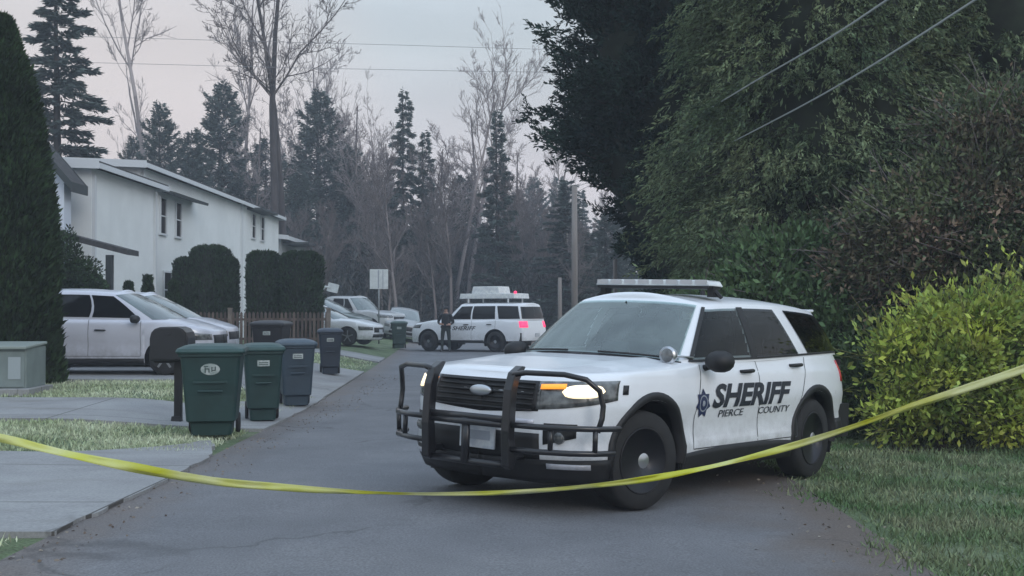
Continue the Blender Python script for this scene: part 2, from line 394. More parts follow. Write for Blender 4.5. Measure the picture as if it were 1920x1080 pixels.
SUV = dict(wb=3.025, wr=.385, ar=.475,
    plan=[(.93,0),(.925,.22),(.905,.42),(.86,.60),(.78,.76),(.64,.88),(.42,.955),(.2,.985),(0,1.0),(-.3,1.0),(-.6,.985),(-1.1,.978),(-1.7,.978),(-2.3,.98),(-2.65,.99),(-3.0,1.0),(-3.35,.99),(-3.7,.955),(-3.92,.885),(-4.05,.75),(-4.11,.45),(-4.12,0)],
    sy=([.2,.35,.46,.54,.62,.72,.80,.88,.98,1.04,1.1,1.2],[.945,.98,.990,.977,.974,.986,1.0,.995,.982,.970,.94,.90]),
    fx=([.2,.32,.45,.62,.75,.9,.98,1.03,1.1],[-.10,-.04,0,.0,-.01,-.035,-.07,-.13,-.22]),
    rx=([.2,.4,.6,1.0,1.2],[.06,0,0,.05,.10]),
    rim=[(.95,1.025),(.82,1.035),(.6,1.045),(.2,1.065),(-.3,1.09),(-.7,1.12),(-1.8,1.145),(-2.8,1.18),(-3.6,1.20),(-3.9,1.20),(-4.15,1.17)],
    sill=([-.95,-.6,-.3,1.0,2.5,3.4,4.15],[.27,.25,.30,.36,.36,.36,.42]),
    belt=[(-.42,0,1.165),(-.45,.3,1.16),(-.52,.6,1.145),(-.60,.74,1.13),(-.74,.865,1.115),(-1.2,.90,1.13),(-1.8,.91,1.14),(-2.5,.905,1.16),(-3.1,.895,1.18),(-3.6,.865,1.195),(-3.88,.80,1.2),(-4.0,.66,1.2),(-4.05,.35,1.2),(-4.06,0,1.2)],
    roof=[(-1.18,0,1.675),(-1.19,.3,1.67),(-1.22,.5,1.66),(-1.26,.59,1.65),(-1.38,.655,1.64),(-1.6,.675,1.655),(-2.0,.685,1.67),(-2.6,.685,1.675),(-3.0,.675,1.665),(-3.35,.66,1.65),(-3.6,.63,1.63),(-3.74,.55,1.625),(-3.80,.3,1.63),(-3.82,0,1.635)],
    crown=.07, hood=.065, gc=-2.2)

def build_shell(c, name_root, paint, trim=BLACK, cols=150, rows=9, openings=None):
    sp = c.sp
    # stations: dense and with exact arch edges
    xs_t = list(np.linspace(0, c.n, cols))
    for cx in (0.0, -c.wb):
        for a in np.linspace(-1, 1, 19):
            xs_t.append(c.tx(cx + a * c.ar * .999))
        xs_t += [c.tx(cx + c.ar * 1.002), c.tx(cx - c.ar * 1.002)]
    xs_t = sorted(xs_t)
    mb = MB(); rims = {}
    for side in (1, -1):
        P = []
        for t in xs_t:
            x = c.pos(t, .6).x if False else float(np.interp(t, np.arange(c.n + 1), c.plan[:, 0])); z0 = c.zb(x); z1 = c.zr(x)
            P.append([c.pos(t, z0 + (z1 - z0) * j / rows, 0, side) for j in range(rows + 1)])
        rims[side] = [r[-1] for r in P]
        if side < 0: P2 = P[::-1]
        else: P2 = P
        mb.grid(P2)
    # bonnet and deck
    P = []; decks = [P]
    for a, b in zip(rims[1], rims[-1]):
        if openings and -3.93 < a.x < -.80:
            if P: P = []; decks.append(P)
            continue
        w = a.y; row = []
        for j in range(17):
            u = j / 16; y = a.y + (b.y - a.y) * u; k = abs(2 * u - 1)
            x = a.x; hb = sp['hood'] * np.interp(-x, [-.95, -.7, 0, .6, .8], [.15, .6, 1, 1, .2]) if x > -1 else .0
            z = a.z + hb * (1 - k ** 2.6) * min(1, w / .5)
            if x > -.6: z += .012 * math.exp(-((k - .62) / .07) ** 2) * np.clip((.8 - x) / .5, 0, 1)
            row.append((x, y, z))
        P.append(row)
    for P in decks:
        if len(P) > 1: mb.grid(P)
    root = name_root
    body = mb.build('body', paint, root, True)
    # merge seams for clean shading
    bm = bmesh.new(); bm.from_mesh(body.data); bmesh.ops.remove_doubles(bm, verts=bm.verts, dist=.0004); bmesh.ops.recalc_face_normals(bm, faces=bm.faces); bm.to_mesh(body.data); bm.free()
    # greenhouse
    g = MB(); N = 240 if openings else 90; rr = {}; QN = 20 if openings else 8
    for side in (1, -1):
        P = [[c.gpos(i / N, q / QN, 0, side) for q in range(QN + 1)] for i in range(N + 1)]
        rr[side] = [r[-1] for r in P]
        if not openings: g.grid(P if side > 0 else P[::-1]); continue
        o = len(g.v)
        for row in P: g.v.extend([tuple(p) for p in row])
        for i in range(N):
            for j in range(QN):
                q = (j + .5) / QN; t = (i + .5) / N; hole = False
                for tb0, tb1, tt0, tt1, q0, q1 in openings:
                    if q0 < q < q1 and tb0 * (1 - q) + tt0 * q < t < tb1 * (1 - q) + tt1 * q: hole = True
                if not hole: a = o + i * (QN + 1) + j; g.f.append((a, a + 1, a + QN + 2, a + QN + 1)); g.m.append(0)
    P = []
    for a, b in zip(rr[1], rr[-1]):
        row = []
        for j in range(13):
            u = j / 12; k = abs(2 * u - 1); row.append((a.x, a.y + (b.y - a.y) * u, a.z + sp['crown'] * (1 - k ** 2.2) * min(1, a.y / .5)))
        P.append(row)
    g.grid(P)
    ro = g.build('roof', paint, root, True)
    bm = bmesh.new(); bm.from_mesh(ro.data); bmesh.ops.remove_doubles(bm, verts=bm.verts, dist=.0004); bmesh.ops.recalc_face_normals(bm, faces=bm.faces); bm.to_mesh(ro.data); bm.free()
    # dark belly: box between wheels, and wheel wells
    u = MB(); x1 = float(c.plan[0, 0]) - .16; x0 = float(c.plan[-1, 0]) + .16
    hw = float(c.plan[:, 1].max())
    segs = [(x1, c.ar + .0), (-c.ar, -c.wb + c.ar), (-c.wb - c.ar, x0)]
    for a, b in segs:
        ww = hw * .93 if a < x1 else hw * .62
        zb = c.zb((a + b) / 2) - .03
        u.box(((a + b) / 2, 0, zb + .17), (abs(a - b), 2 * ww, .34))
    u.box(((x0 + x1) / 2, 0, c.wr + .22), (x1 - x0, 1.0, .36))
    for cx in (0, -c.wb):
        for sdn in (1, -1):
            rg = []
            for yy in (sdn * .45, sdn * hw * .94):
                rg.append([(cx + (c.ar + .012) * math.cos(a), yy, c.wr + (c.ar + .012) * math.sin(a)) for a in np.linspace(-.35, math.pi + .35, 18)])
            u.loft(rg, 0, False, False, False)
            u.add(rg[0] + [(cx, sdn * .45, c.wr - .1)], [tuple(range(19))])
    u.build('underbody', BLACK, root)
    return body

def arch_trim(c, parent, cx, side, m, w=.055, off=.012):
    mb = MB(); P = []
    for a in np.linspace(-.12, math.pi + .12, 26):
        row = []
        for rr, o in ((c.ar - .02, -.05), (c.ar - .005, off), (c.ar + w * .5, off + .006), (c.ar + w, off - .002), (c.ar + w, -.008)):
            x = cx + rr * math.cos(a); z = c.wr + rr * math.sin(a); row.append(c.pos(c.tx(x), max(z, .22), o, side))
        P.append(row)
    mb.grid(P if side < 0 else P[::-1]); return mb.build('wheel_arch_trim', m, parent, True)

def seam(c, mb, pts, side, w=.009, off=.003):
    for (xa, za), (xb, zb) in zip(pts[:-1], pts[1:]):
        d = np.array([xb - xa, zb - za]); L = np.linalg.norm(d); d /= L; nn = np.array([-d[1], d[0]]) * w / 2
        k = max(1, int(L / .06)); P = []
        for i in range(k + 1):
            p = np.array([xa, za]) + d * L * i / k
            P.append([c.pos(c.tx(p[0] + q * nn[0]), p[1] + q * nn[1], off, side) for q in (-1, 1)])
        mb.grid(P if side > 0 else [r[::-1] for r in P])

def finish_doors(c, parent, side, xs, zsill, handles, hm, win=None):
    mb = MB()
    for x in xs: seam(c, mb, [(x[0], zsill), (x[0], .7), (x[1], c.zr(x[1]) - .005)], side)
    seam(c, mb, [(xs[0][0], zsill), (xs[-1][0], zsill)], side)
    mb.build('door_seam', SEAM, parent)
    for hx, hz in handles:
        h = MB(); p = c.pos(c.tx(hx), hz, .03, side); a = c.pos(c.tx(hx + .11), hz, 0, side); b = c.pos(c.tx(hx - .11), hz + .006, 0, side)
        h.tube([a, a.lerp(b, .12) + Vector((0, side * .035, 0)), p + Vector((0, side * .01, .003)), a.lerp(b, .88) + Vector((0, side * .035, 0)), b], [.012, .017, .018, .017, .012], 8)
        h.build('door_handle', hm, parent, True)

def mirror(c, parent, side, x, z, m, glassm, s=1.0, stalk=True):
    mb = MB(); y0 = c.pos(c.tx(x), z, 0, side).y
    rings = []
    for k, (dx, sc_) in enumerate(((-.085, .80), (-.06, 1), (0, 1), (.05, .85), (.085, .45))):
        rings.append([(x + dx * s, y0 + side * (.13 + .105 * sc_ * math.cos(a)) * s, z + .05 + (.082 * sc_ * math.sin(a)) * s) for a in np.linspace(0, 2 * math.pi, 14, endpoint=False)])
    mb.loft(rings)
    mb.tube([(x - .02, y0 - side * .03, z - .02), (x - .02, y0 + side * .07 * s, z + .01)], [.03, .025], 8)
    o = mb.build('side_mirror', m, parent, True)
    g = MB(); g.add([(x - .088 * s, y0 + side * (.13 + .075 * math.cos(a)) * s, z + .05 + .058 * math.sin(a) * s) for a in np.linspace(0, 2 * math.pi, 14, endpoint=False)], [tuple(range(14))])
    g.build('mirror_glass', glassm, o)
    return o

def star_poly(cx, cz, r, r2, n=7):
    return [(cx + (r if i % 2 == 0 else r2) * math.sin(math.pi * i / n), cz + (r if i % 2 == 0 else r2) * math.cos(math.pi * i / n)) for i in range(2 * n)]

def badge(c, parent, x, z, r, side, m1, m2, off=.007):
    mb = MB(); P = star_poly(0, 0, r, r * .68)
    def at(u, v, o): return c.pos(c.tx(x - side * u), z + v, o, side)
    vs = [at(u, v, off) for u, v in P] + [at(0, 0, off)]; n = len(P)
    mb.add(vs, [((i + 1) % n, i, n) if side > 0 else (i, (i + 1) % n, n) for i in range(n)], 0)
    for rr, rin in ((.56, .47), (.2, .0)):
        k = 20; A = [at(r * rr * math.sin(2 * math.pi * i / k), r * rr * math.cos(2 * math.pi * i / k), off + .002) for i in range(k)]
        B = [at(r * rin * math.sin(2 * math.pi * i / k), r * rin * math.cos(2 * math.pi * i / k), off + .002) for i in range(k)]
        mb.add(A + B, [((i + 1) % k, i, i + k, (i + 1) % k + k) for i in range(k)], 1)
    return mb.build('star_badge', [m1, m2], parent)

def rrect_x(cx, cy, w, d, z, n=4):
    P = []; r = min(w, d) * .45
    for qx, qy, a0 in ((1, 1, 0), (-1, 1, 90), (-1, -1, 180), (1, -1, 270)):
        for i in range(n + 1): a = R(a0 + 90 * i / n); P.append((cx + qx * (d / 2 - r) + r * math.cos(a), cy + qy * (w / 2 - r) + r * math.sin(a), z))
    return P
# ---- the marked patrol SUV in the foreground
def patrol_suv(root):
    c = Car(SUV)
    WN = [('front_door_window', -.745, -1.79, -1.345, -1.83, GLASSF), ('rear_door_window', -1.87, -2.80, -1.90, -2.50, GLASSR), ('quarter_window', -3.02, -3.82, -2.74, -3.62, GLASSR)]
    ops = [(c.gt(a) + .004, c.gt(b) - .004, c.gt(d, c.Rf) + .004, c.gt(e, c.Rf) - .004, .10, .86) for _, a, b, d, e, _m in WN]
    ops += [(-1, c.gt(-.645) - .006, -1, c.gt(-1.285, c.Rf) - .006, .04, .91), (c.gt(-3.97) + .006, 2, c.gt(-3.72, c.Rf) + .006, 2, .08, .83)]
    build_shell(c, root, WHITE, cols=220, rows=24, openings=ops)
    # cabin
    SEATM = mat('seat_cloth', (.035, .035, .038), .9); DASH = mat('dashboard', (.03, .03, .032), .7)
    mb = MB()
    for side in (1, -1): mb.grid([[(x, side * .84, z) for z in (.45, 1.09)] for x in (-.72, -1.5, -2.5, -3.4, -3.92)])
    mb.grid([[(x, y, .62) for y in (-.84, .84)] for x in (-.72, -3.92)]); mb.grid([[(-.72, y, z) for z in (.45, 1.07)] for y in (-.84, .84)]); mb.grid([[(-3.93, y, z) for z in (.45, 1.15)] for y in (-.84, .84)])
    mb.build('cabin_lining', DASH, root)
    mb = MB(); mb.loft([[(x, y, z) for x, z in ((-.50, 1.10), (-.80, 1.135), (-.98, 1.10), (-1.02, .95), (-.7, .8), (-.5, .8))] for y in (-.80, .80)]); db = mb.build('dashboard', DASH, root, bevel=.02)
    mb = MB(); pts = [(-1.12 + .06 * math.sin(a), .38 + .185 * math.cos(a), 1.06 + .175 * math.sin(a)) for a in np.linspace(0, 2 * math.pi, 25)]; mb.tube(pts, .016, 8, cap=False); mb.tube([(-.98, .38, 1.02), (-1.10, .38, 1.06)], .03, 8); mb.box((-1.11, .38, 1.06), (.03, .30, .05)); mb.build('steering_wheel', BLACK, root, True)
    mb = MB(); mb.box((-1.0, -.05, 1.18), (.05, .30, .20), (0, R(-14), 0)); mb.box((-1.05, -.05, 1.08), (.12, .1, .1)); mb.build('computer_screen', mat('screen_dark', (.02, .03, .035), .15, coat=.5), db, bevel=.01)
    for xs0, nm in ((-1.95, 'front_seat'), (-2.85, 'rear_seat')):
        for sy_ in (.38, -.38):
            mb = MB(); mb.loft([rrect_x(xs0 + dx, sy_, .50 * w_, .10, z) for dx, w_, z in ((.05, .95, .72), (0, 1, .95), (-.06, .96, 1.15), (-.10, .80, 1.30))]); mb.loft([rrect_x(xs0 - .11, sy_, .27 * w_, .09, z) for w_, z in ((.8, 1.33), (1, 1.38), (1, 1.47), (.8, 1.51))]); mb.tube([(xs0 - .11, sy_ - .05, 1.28), (xs0 - .11, sy_ - .05, 1.36)], .01, 6); mb.tube([(xs0 - .11, sy_ + .05, 1.28), (xs0 - .11, sy_ + .05, 1.36)], .01, 6); mb.box((xs0 + .28, sy_, .72), (.5, .5, .14)); mb.build(nm, SEATM, root, True)
    mb = MB(); mb.box((-2.3, 0, 1.0), (.03, 1.5, .7)); [mb.tube([(-2.3, y, 1.35), (-2.3, y * .9, 1.62)], .012, 5) for y in np.linspace(-.6, .6, 9)]; mb.tube([(-2.3, -.62, 1.62), (-2.3, .62, 1.62)], .015, 6); mb.build('prisoner_partition', DASH, root)
    mb = MB(); mb.box((-1.12, 0, 1.555), (.02, .25, .06)); mb.tube([(-1.12, 0, 1.58), (-1.08, 0, 1.64)], .01, 6); mb.build('rear_view_mirror', BLACK, root, bevel=.01)
    for side in (1, -1):
        # black rocker and lower bumper wrap
        mb = MB(); c.patch(mb, c.tx(-.50), c.tx(-2.53), .245, lambda u: .40 + .03 * math.sin(u * 3.14) , .012, side, 30, 4); mb.build('rocker_panel', BLACK, root, True)
        arch_trim(c, root, 0, side, BLACK); arch_trim(c, root, -c.wb, side, BLACK)
        finish_doors(c, root, side, [(-.66, -.80), (-1.82, -1.84), (-2.62, -2.86)], .43, [(-1.60, 1.055), (-2.62, 1.10)], BLACK)
        # glass
        for nm, tb0, tb1, tt0, tt1, gm_ in WN:
            mb = MB(); A0, A1 = c.gt(tb0), c.gt(tb1); B0, B1 = c.gt(tt0, c.Rf), c.gt(tt1, c.Rf)
            c.gpatch(mb, A0, A1, B0, B1, .07, .89, .006, side, 14, 7); mb.build(nm, gm_, root, True)
        mb = MB(); A0, A1 = c.gt(-1.775), c.gt(-1.885); B0, B1 = c.gt(-1.81, c.Rf), c.gt(-1.92, c.Rf)
        c.gpatch(mb, A0, A1, B0, B1, .05, .91, .009, side, 2, 7); mb.build('door_pillar', BLACK, root, True)
        mb = MB(); A0, A1 = c.gt(-.72), c.gt(-3.86); B0, B1 = c.gt(-1.33, c.Rf), c.gt(-3.66, c.Rf)
        c.gpatch(mb, A0, A1, B0, B1, .03, .065, .010, side, 40, 1); mb.build('window_trim', BLACK, root, True)
        mb = MB(); c.gpatch(mb, c.gt(-.715), c.gt(-.755), c.gt(-1.325, c.Rf), c.gt(-1.36, c.Rf), .03, .92, .009, side, 2, 7); mb.build('windscreen_pillar_seal', BLACK, root, True)
        # lamps
        lit = side > 0
        t0, t1 = c.ty(.50), c.tx(.47)
        mb = MB(); c.patch(mb, t0, t1, lambda u: .775 + .055 * u + .03 * u ** 3, lambda u: .985 + .020 * u, .006, side, 18, 5); hl = mb.build('headlight', HEADLENS, root, True)
        mb = MB(); c.patch(mb, c.ty(.52), c.ty(.70), lambda u: .928 + .010 * u, lambda u: .964 + .010 * u, .016, side, 6, 2); mb.build('turn_signal', AMBERLIT, hl, True)
        mb = MB(); c.patch(mb, c.ty(.68), c.tx(.60), lambda u: .912 - .046 * (1 - abs(2 * u - 1) ** 3) ** .5 + .012 * u, lambda u: .918 + .046 * (1 - abs(2 * u - 1) ** 3) ** .5 + .012 * u, .014, side, 12, 4); mb.build('lamp_reflector', HEADLIT, hl, True)
        mb = MB(); c.patch(mb, c.tx(.42), c.tx(.36), .90, .97, .006, side, 2, 2); mb.build('side_marker', BLACK, root, True)
        mb = MB(); c.patch(mb, c.tx(-3.74), c.ty_rear(.60), lambda u: .93 - .02 * u, lambda u: 1.14, .010, side, 10, 4); mb.build('tail_light', RED, root, True)
        # bumper corner vent with fog lamp
        mb = MB(); c.patch(mb, c.ty(.58), c.ty(.80), lambda u: .52 + .06 * u, lambda u: .68, .006, side, 6, 3); v = mb.build('bumper_vent', BLACK, root, True)
        p = c.pos(c.ty(.70), .575, .0, side); mb = MB(); mb.lathe([(.045, -.01), (.045, .02), (.03, .03), (.001, .033)], 14, 'x', p); mb.build('fog_lamp', HEADLENS, v, True)
        mirror(c, root, side, -.86, 1.10, BLACK, GLASS, 1.12)
        for cx in (0, -c.wb):
            wheel(root, cx + (.05 if cx == 0 else 0), side * .835, .385, .255, side, RUBBER, STEELB, CHROME, steer=R(-12) if cx == 0 else 0)
    # windscreen and rear glass
    mb = MB()
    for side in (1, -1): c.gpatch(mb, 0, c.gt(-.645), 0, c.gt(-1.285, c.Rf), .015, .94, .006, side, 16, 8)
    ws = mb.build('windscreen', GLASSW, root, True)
    for side in (1, -1):
        mb = MB(); pa = [c.gpos(0.04 + .17 * k / 5, .012 + .012 * k / 5, .03, side) for k in range(6)]
        mb.tube(pa, .009, 6); mb.build('wiper', BLACK, ws)
    mb = MB()
    for side in (1, -1): c.gpatch(mb, 0, c.gt(-.66), 0, c.gt(-1.30, c.Rf), -.06, .018, .012, side, 16, 1)
    mb.build('cowl', BLACK, ws, True)
    mb = MB(); rt = 1 - 0.0
    for side in (1, -1): c.gpatch(mb, c.gt(-3.97), 1.0, c.gt(-3.72, c.Rf), 1.0, .05, .86, .007, side, 8, 6)
    mb.build('rear_window', GLASSR, root, True)
    # roof rails spoiler
    mb = MB(); mb.box((-3.82, 0, 1.64), (.13, 1.10, .03), (0, R(6), 0)); mb.build('spoiler', WHITE, root, bevel=.01)
    # fascia
    mb = MB()
    for side in (1, -1): c.patch(mb, 0, c.ty(.52), lambda u: .735 + .03 * u, lambda u: .985, .004, side, 8, 4)
    gr = mb.build('grille', BLACK, root, True)
    mb = MB()
    for z in (.77, .81, .85, .89, .93, .965):
        mb.tube([c.pos(c.ty(abs(y)) if y else 0, z, .012, 1 if y >= 0 else -1) for y in np.linspace(-.47, .47, 13)], .008, 6)
    mb.build('grille_bar', BLACK, gr, True)
    mb = MB()
    for side in (1, -1): c.patch(mb, 0, c.ty(.50), .665, .70, .014, side, 8, 2)
    mb.build('bumper_strip', SILVER, root, True)
    p = c.pos(0, .89, .02); mb = MB(); rg = [[(p.x + dx, .105 * k * math.cos(a), p.z + .042 * k * math.sin(a)) for a in np.linspace(0, 2 * math.pi, 24, endpoint=False)] for dx, k in ((-.01, 1), (.012, 1), (.018, .85))]
    mb.loft(rg); mb.build('oval_badge', CHROME, gr, True)
    mb = MB()
    for side in (1, -1): c.patch(mb, 0, c.ty(.55), .40, .60, .004, side, 8, 4)
    mb.build('lower_grille', BLACK, root, True)
    mb = MB()
    for side in (1, -1): c.patch(mb, 0, c.tx(.50), .235, lambda u: .40 + .02 * u, .015, side, 20, 4)
    mb.build('front_valance', BLACK, root, True)
    for side in (1, -1): mb = MB(); c.patch(mb, c.ty(.60), c.ty(.86), .345, .385, .022, side, 6, 2); mb.build('skid_strip', SILVER, root, True)
    mb = MB()
    for side in (1, -1): c.patch(mb, 0, c.tx(-3.52), .40, .56, .008, side, 20, 4) if False else c.patch(mb, c.tx(-3.54), c.n, .36, .56, .010, side, 20, 4)
    mb.build('rear_bumper', BLACK, root, True)
    # plate on a bracket
    mb = MB(); p = c.pos(0, .555, 0); mb.box((p.x + .035, .02, .555), (.02, .34, .20)); pl = mb.build('license_plate', PLATE, root, bevel=.004)
    mb = MB(); mb.box((p.x + .047, .02, .638), (.004, .28, .012)); mb.box((p.x + .047, .02, .555), (.004, .26, .07)); mb.build('plate_band', GREYINK, pl)
    # push bumper
    x0 = 1.06
    mb = MB()
    for z, xx in ((.66, x0 + .01), (.36, x0 - .02)):
        mb.tube([(xx, -.38, z), (xx + .02, 0, z), (xx, .38, z)], .026, 10)
    mb.box((x0 + .02, 0, .52), (.03, .06, .34)); mb.box((x0 + .02, 0, .70), (.03, .76, .05)); up = mb.build('push_bumper', TUBE, root, True)
    for side in (1, -1):
        pb = MB()
        prof = [(x0 - .02, .33), (x0 + .035, .36), (x0 + .05, .62), (x0 + .035, .92), (x0 - .01, 1.045), (x0 - .10, 1.095), (x0 - .14, 1.09), (x0 - .11, 1.045), (x0 - .065, .985), (x0 - .04, .89), (x0 - .03, .62), (x0 - .06, .40)]
        pb.prism([(q[0], q[1]) for q in prof], side * .395 - .036, side * .395 + .036, fn=lambda x, y, z: (x, z, y))
        pb.tube([(x0 - .02, side * .385, .42), (.75, side * .42, .42)], .03, 8)
        pb.build('upright', TUBE, up, bevel=.008)
    for side in (1, -1):
        s_ = side; mb = MB()
        mb.tube([(x0 - .02, s_ * .40, 1.03), (x0 - .05, s_ * .50, 1.05), (x0 - .14, s_ * .78, 1.05), (x0 - .22, s_ * .92, 1.02), (x0 - .30, s_ * .985, .94), (x0 - .33, s_ * 1.0, .83), (x0 - .32, s_ * 1.0, .74), (x0 - .29, s_ * .985, .64)], .021, 10)
        mb.tube([(x0 + .01, s_ * .40, .665), (x0 - .02, s_ * .62, .665), (x0 - .12, s_ * .84, .665), (x0 - .27, s_ * .985, .665), (x0 - .46, s_ * 1.07, .665)], .022, 10)
        mb.tube([(x0 + .01, s_ * .40, .485), (x0 - .03, s_ * .62, .485), (x0 - .14, s_ * .85, .485), (x0 - .28, s_ * .975, .485), (x0 - .44, s_ * 1.04, .485)], .022, 10)
        mb.tube([(x0 - .08, s_ * .72, .665), (x0 - .08, s_ * .72, .485)], .02, 8)
        mb.tube([(x0 - .27, s_ * .98, .665), (x0 - .28, s_ * .975, .485)], .02, 8)
        mb.build('headlight_guard', TUBE, up, True)
    # light bar
    lb = MB(); lb.box((-1.62, 0, 1.83), (.27, 1.24, .056), taper=.94); bar = lb.build('light_bar', CLEARBAR, root, bevel=.015)
    mb = MB(); mb.box((-1.62, 0, 1.79), (.24, 1.20, .022))
    for s_ in (1, -1): mb.box((-1.62, s_ * .58, 1.755), (.10, .06, .10)); mb.tube([(-1.62, s_ * .60, 1.76), (-1.62, s_ * .67, 1.70)], .018, 6)
    mb.build('bar_mount', BLACK, bar)
    mb = MB()
    for k in range(8): mb.box((-1.482, -.53 + .1514 * k, 1.835), (.006, .12, .04))
    mb.build('lamp_module', CHROME, bar)
    an = MB(); an.tube([(-2.3, .1, 1.73), (-2.3, .1, 1.79)], [.03, .02], 10); an.tube([(-2.3, .1, 1.79), (-2.36, .1, 2.02)], .003, 5); an.build('antenna', BLACK, root)
    # spotlight at the driver's pillar
    s = MB(); cpt = Vector((-.50, .80, 1.19)); s.lathe([(.03, -.07), (.062, -.045), (.075, 0), (.075, .02)], 18, 'x', cpt); s.tube([cpt + Vector((-.03, 0, 0)), (-.80, .86, 1.17)], .012, 6)
    so = s.build('spotlight', CHROME, root, True); s = MB(); s.lathe([(.068, .012), (.05, .026), (.001, .03)], 16, 'x', cpt); s.build('spotlight_lens', HEADLENS, so, True)
    # writing
    for side in (1, -1):
        xs_ = (lambda x: x) if side > 0 else (lambda x: -3.45 - x)
        side_text(c, 'lettering', 'SHERIFF', xs_(-.93), .765, .265, INK, root, side, .33, .010, 1.55)
        side_text(c, 'county_lettering', 'PIERCE', xs_(-1.06), .675, .085, INK, root, side, .15, .0005, 1.75)
        side_text(c, 'county_lettering', 'COUNTY', xs_(-1.80), .675, .085, INK, root, side, .15, .0005, 1.75)
        badge(c, root, -.78, .80, .125, side, BADGE, GREYINK)
    return c

# ---- simpler vehicles seen further off
def morph(sp, L=1.0, W=1.0, Hs=1.0, zlow=.0, wb=None, **kw):
    d = dict(sp)
    f = lambda P, three=False: [(p[0] * L, p[1] * W) + ((p[2] * Hs,) if len(p) > 2 else ()) for p in P]
    d['plan'] = f(sp['plan']); d['belt'] = f(sp['belt']); d['roof'] = f(sp['roof'])
    d['rim'] = [(x * L, z * Hs) for x, z in sp['rim']]
    d['sy'] = ([z * Hs for z in sp['sy'][0]], sp['sy'][1]); d['fx'] = ([z * Hs for z in sp['fx'][0]], sp['fx'][1]); d['rx'] = ([z * Hs for z in sp['rx'][0]], sp['rx'][1])
    d['sill'] = ([x * L for x in sp['sill'][0]], sp['sill'][1]); d['wb'] = (wb or sp['wb'] * L); d['gc'] = sp['gc'] * L
    d.update(kw); return d

TAHOE = morph(SUV, 1.05, 1.02, 1.0, wb=3.07)
TAHOE['wb'] = 3.07; TAHOE['wr'] = .40; TAHOE['ar'] = .50
TAHOE['plan'] = [(.98,0),(.975,.3),(.96,.6),(.91,.80),(.78,.92),(.55,.985),(.3,1.01),(0,1.02),(-.3,1.02),(-1.0,1.01),(-2.0,1.01),(-2.7,1.02),(-3.07,1.03),(-3.5,1.02),(-3.9,1.0),(-4.2,.95),(-4.32,.84),(-4.36,.5),(-4.37,0)]
TAHOE['rim'] = [(1.0,1.07),(.8,1.10),(.4,1.14),(-.3,1.19),(-.8,1.21),(-2,1.22),(-4.4,1.24)]
TAHOE['sy'] = ([.2,.4,.7,1.0,1.1,1.25],[.95,.98,1,.985,.97,.94])
TAHOE['belt'] = [(-.62,0,1.25),(-.65,.4,1.245),(-.72,.7,1.23),(-.78,.84,1.215),(-.86,.91,1.21),(-1.3,.945,1.215),(-2.2,.95,1.22),(-3.2,.95,1.23),(-3.9,.93,1.235),(-4.15,.88,1.24),(-4.24,.75,1.24),(-4.28,.4,1.24),(-4.29,0,1.24)]
TAHOE['roof'] = [(-1.25,0,1.86),(-1.27,.35,1.855),(-1.32,.6,1.84),(-1.37,.70,1.83),(-1.46,.755,1.825),(-1.8,.78,1.835),(-2.3,.785,1.84),(-3.2,.785,1.84),(-3.8,.775,1.83),(-4.0,.75,1.82),(-4.1,.66,1.815),(-4.14,.4,1.82),(-4.15,0,1.825)]
TAHOE['sill'] = ([-1,0,1,4.4],[.34,.36,.36,.45])
VAN = morph(SUV, .95, .93, 1.0)     # crossover with a long fast roof
VAN['wb'] = 2.80; VAN['wr'] = .335; VAN['ar'] = .40
VAN['plan'] = [(.95,0),(.94,.25),(.90,.48),(.80,.68),(.62,.82),(.35,.90),(0,.93),(-.6,.93),(-1.4,.93),(-2.2,.935),(-2.8,.94),(-3.2,.92),(-3.55,.86),(-3.72,.7),(-3.78,.4),(-3.79,0)]
VAN['rim'] = [(.97,.86),(.7,.95),(.3,1.05),(-.2,1.085),(-.6,1.10),(-2,1.13),(-3.8,1.16)]
VAN['belt'] = [(.14,0,1.12),(.10,.35,1.115),(-.02,.62,1.105),(-.14,.76,1.10),(-.30,.83,1.095),(-1.0,.855,1.11),(-1.8,.865,1.125),(-2.6,.865,1.14),(-3.2,.83,1.155),(-3.5,.76,1.16),(-3.62,.6,1.16),(-3.67,.3,1.16),(-3.68,0,1.16)]
VAN['roof'] = [(-1.0,0,1.68),(-1.02,.3,1.675),(-1.06,.48,1.66),(-1.10,.56,1.65),(-1.22,.62,1.645),(-1.7,.645,1.675),(-2.1,.65,1.685),(-2.6,.645,1.675),(-3.0,.63,1.65),(-3.2,.59,1.63),(-3.32,.5,1.62),(-3.38,.3,1.625),(-3.39,0,1.63)]
VAN['sill'] = ([-1,0,1,3.8],[.22,.24,.24,.32])
SEDAN = morph(VAN, 1.0, .97, .84)
SEDAN['wb'] = 2.75; SEDAN['wr'] = .33; SEDAN['ar'] = .38
SEDAN['belt'] = [(p[0] * .93 - .35, p[1] * .97, p[2]) for p in SEDAN['belt']]
SEDAN['roof'] = [(-1.45 + (p[0] + 1.22) * .62, p[1], p[2]) for p in SEDAN['roof']]
PICK = morph(TAHOE, 1.0, 1.0, 1.0)
PICK['belt'] = [(p[0] if p[0] > -1.9 else -1.9 + (p[0] + 1.9) * .42, p[1], p[2]) for p in PICK['belt']]
PICK['roof'] = [(p[0] if p[0] > -1.7 else -1.7 + (p[0] + 1.7) * .42, p[1], p[2]) for p in PICK['roof']]

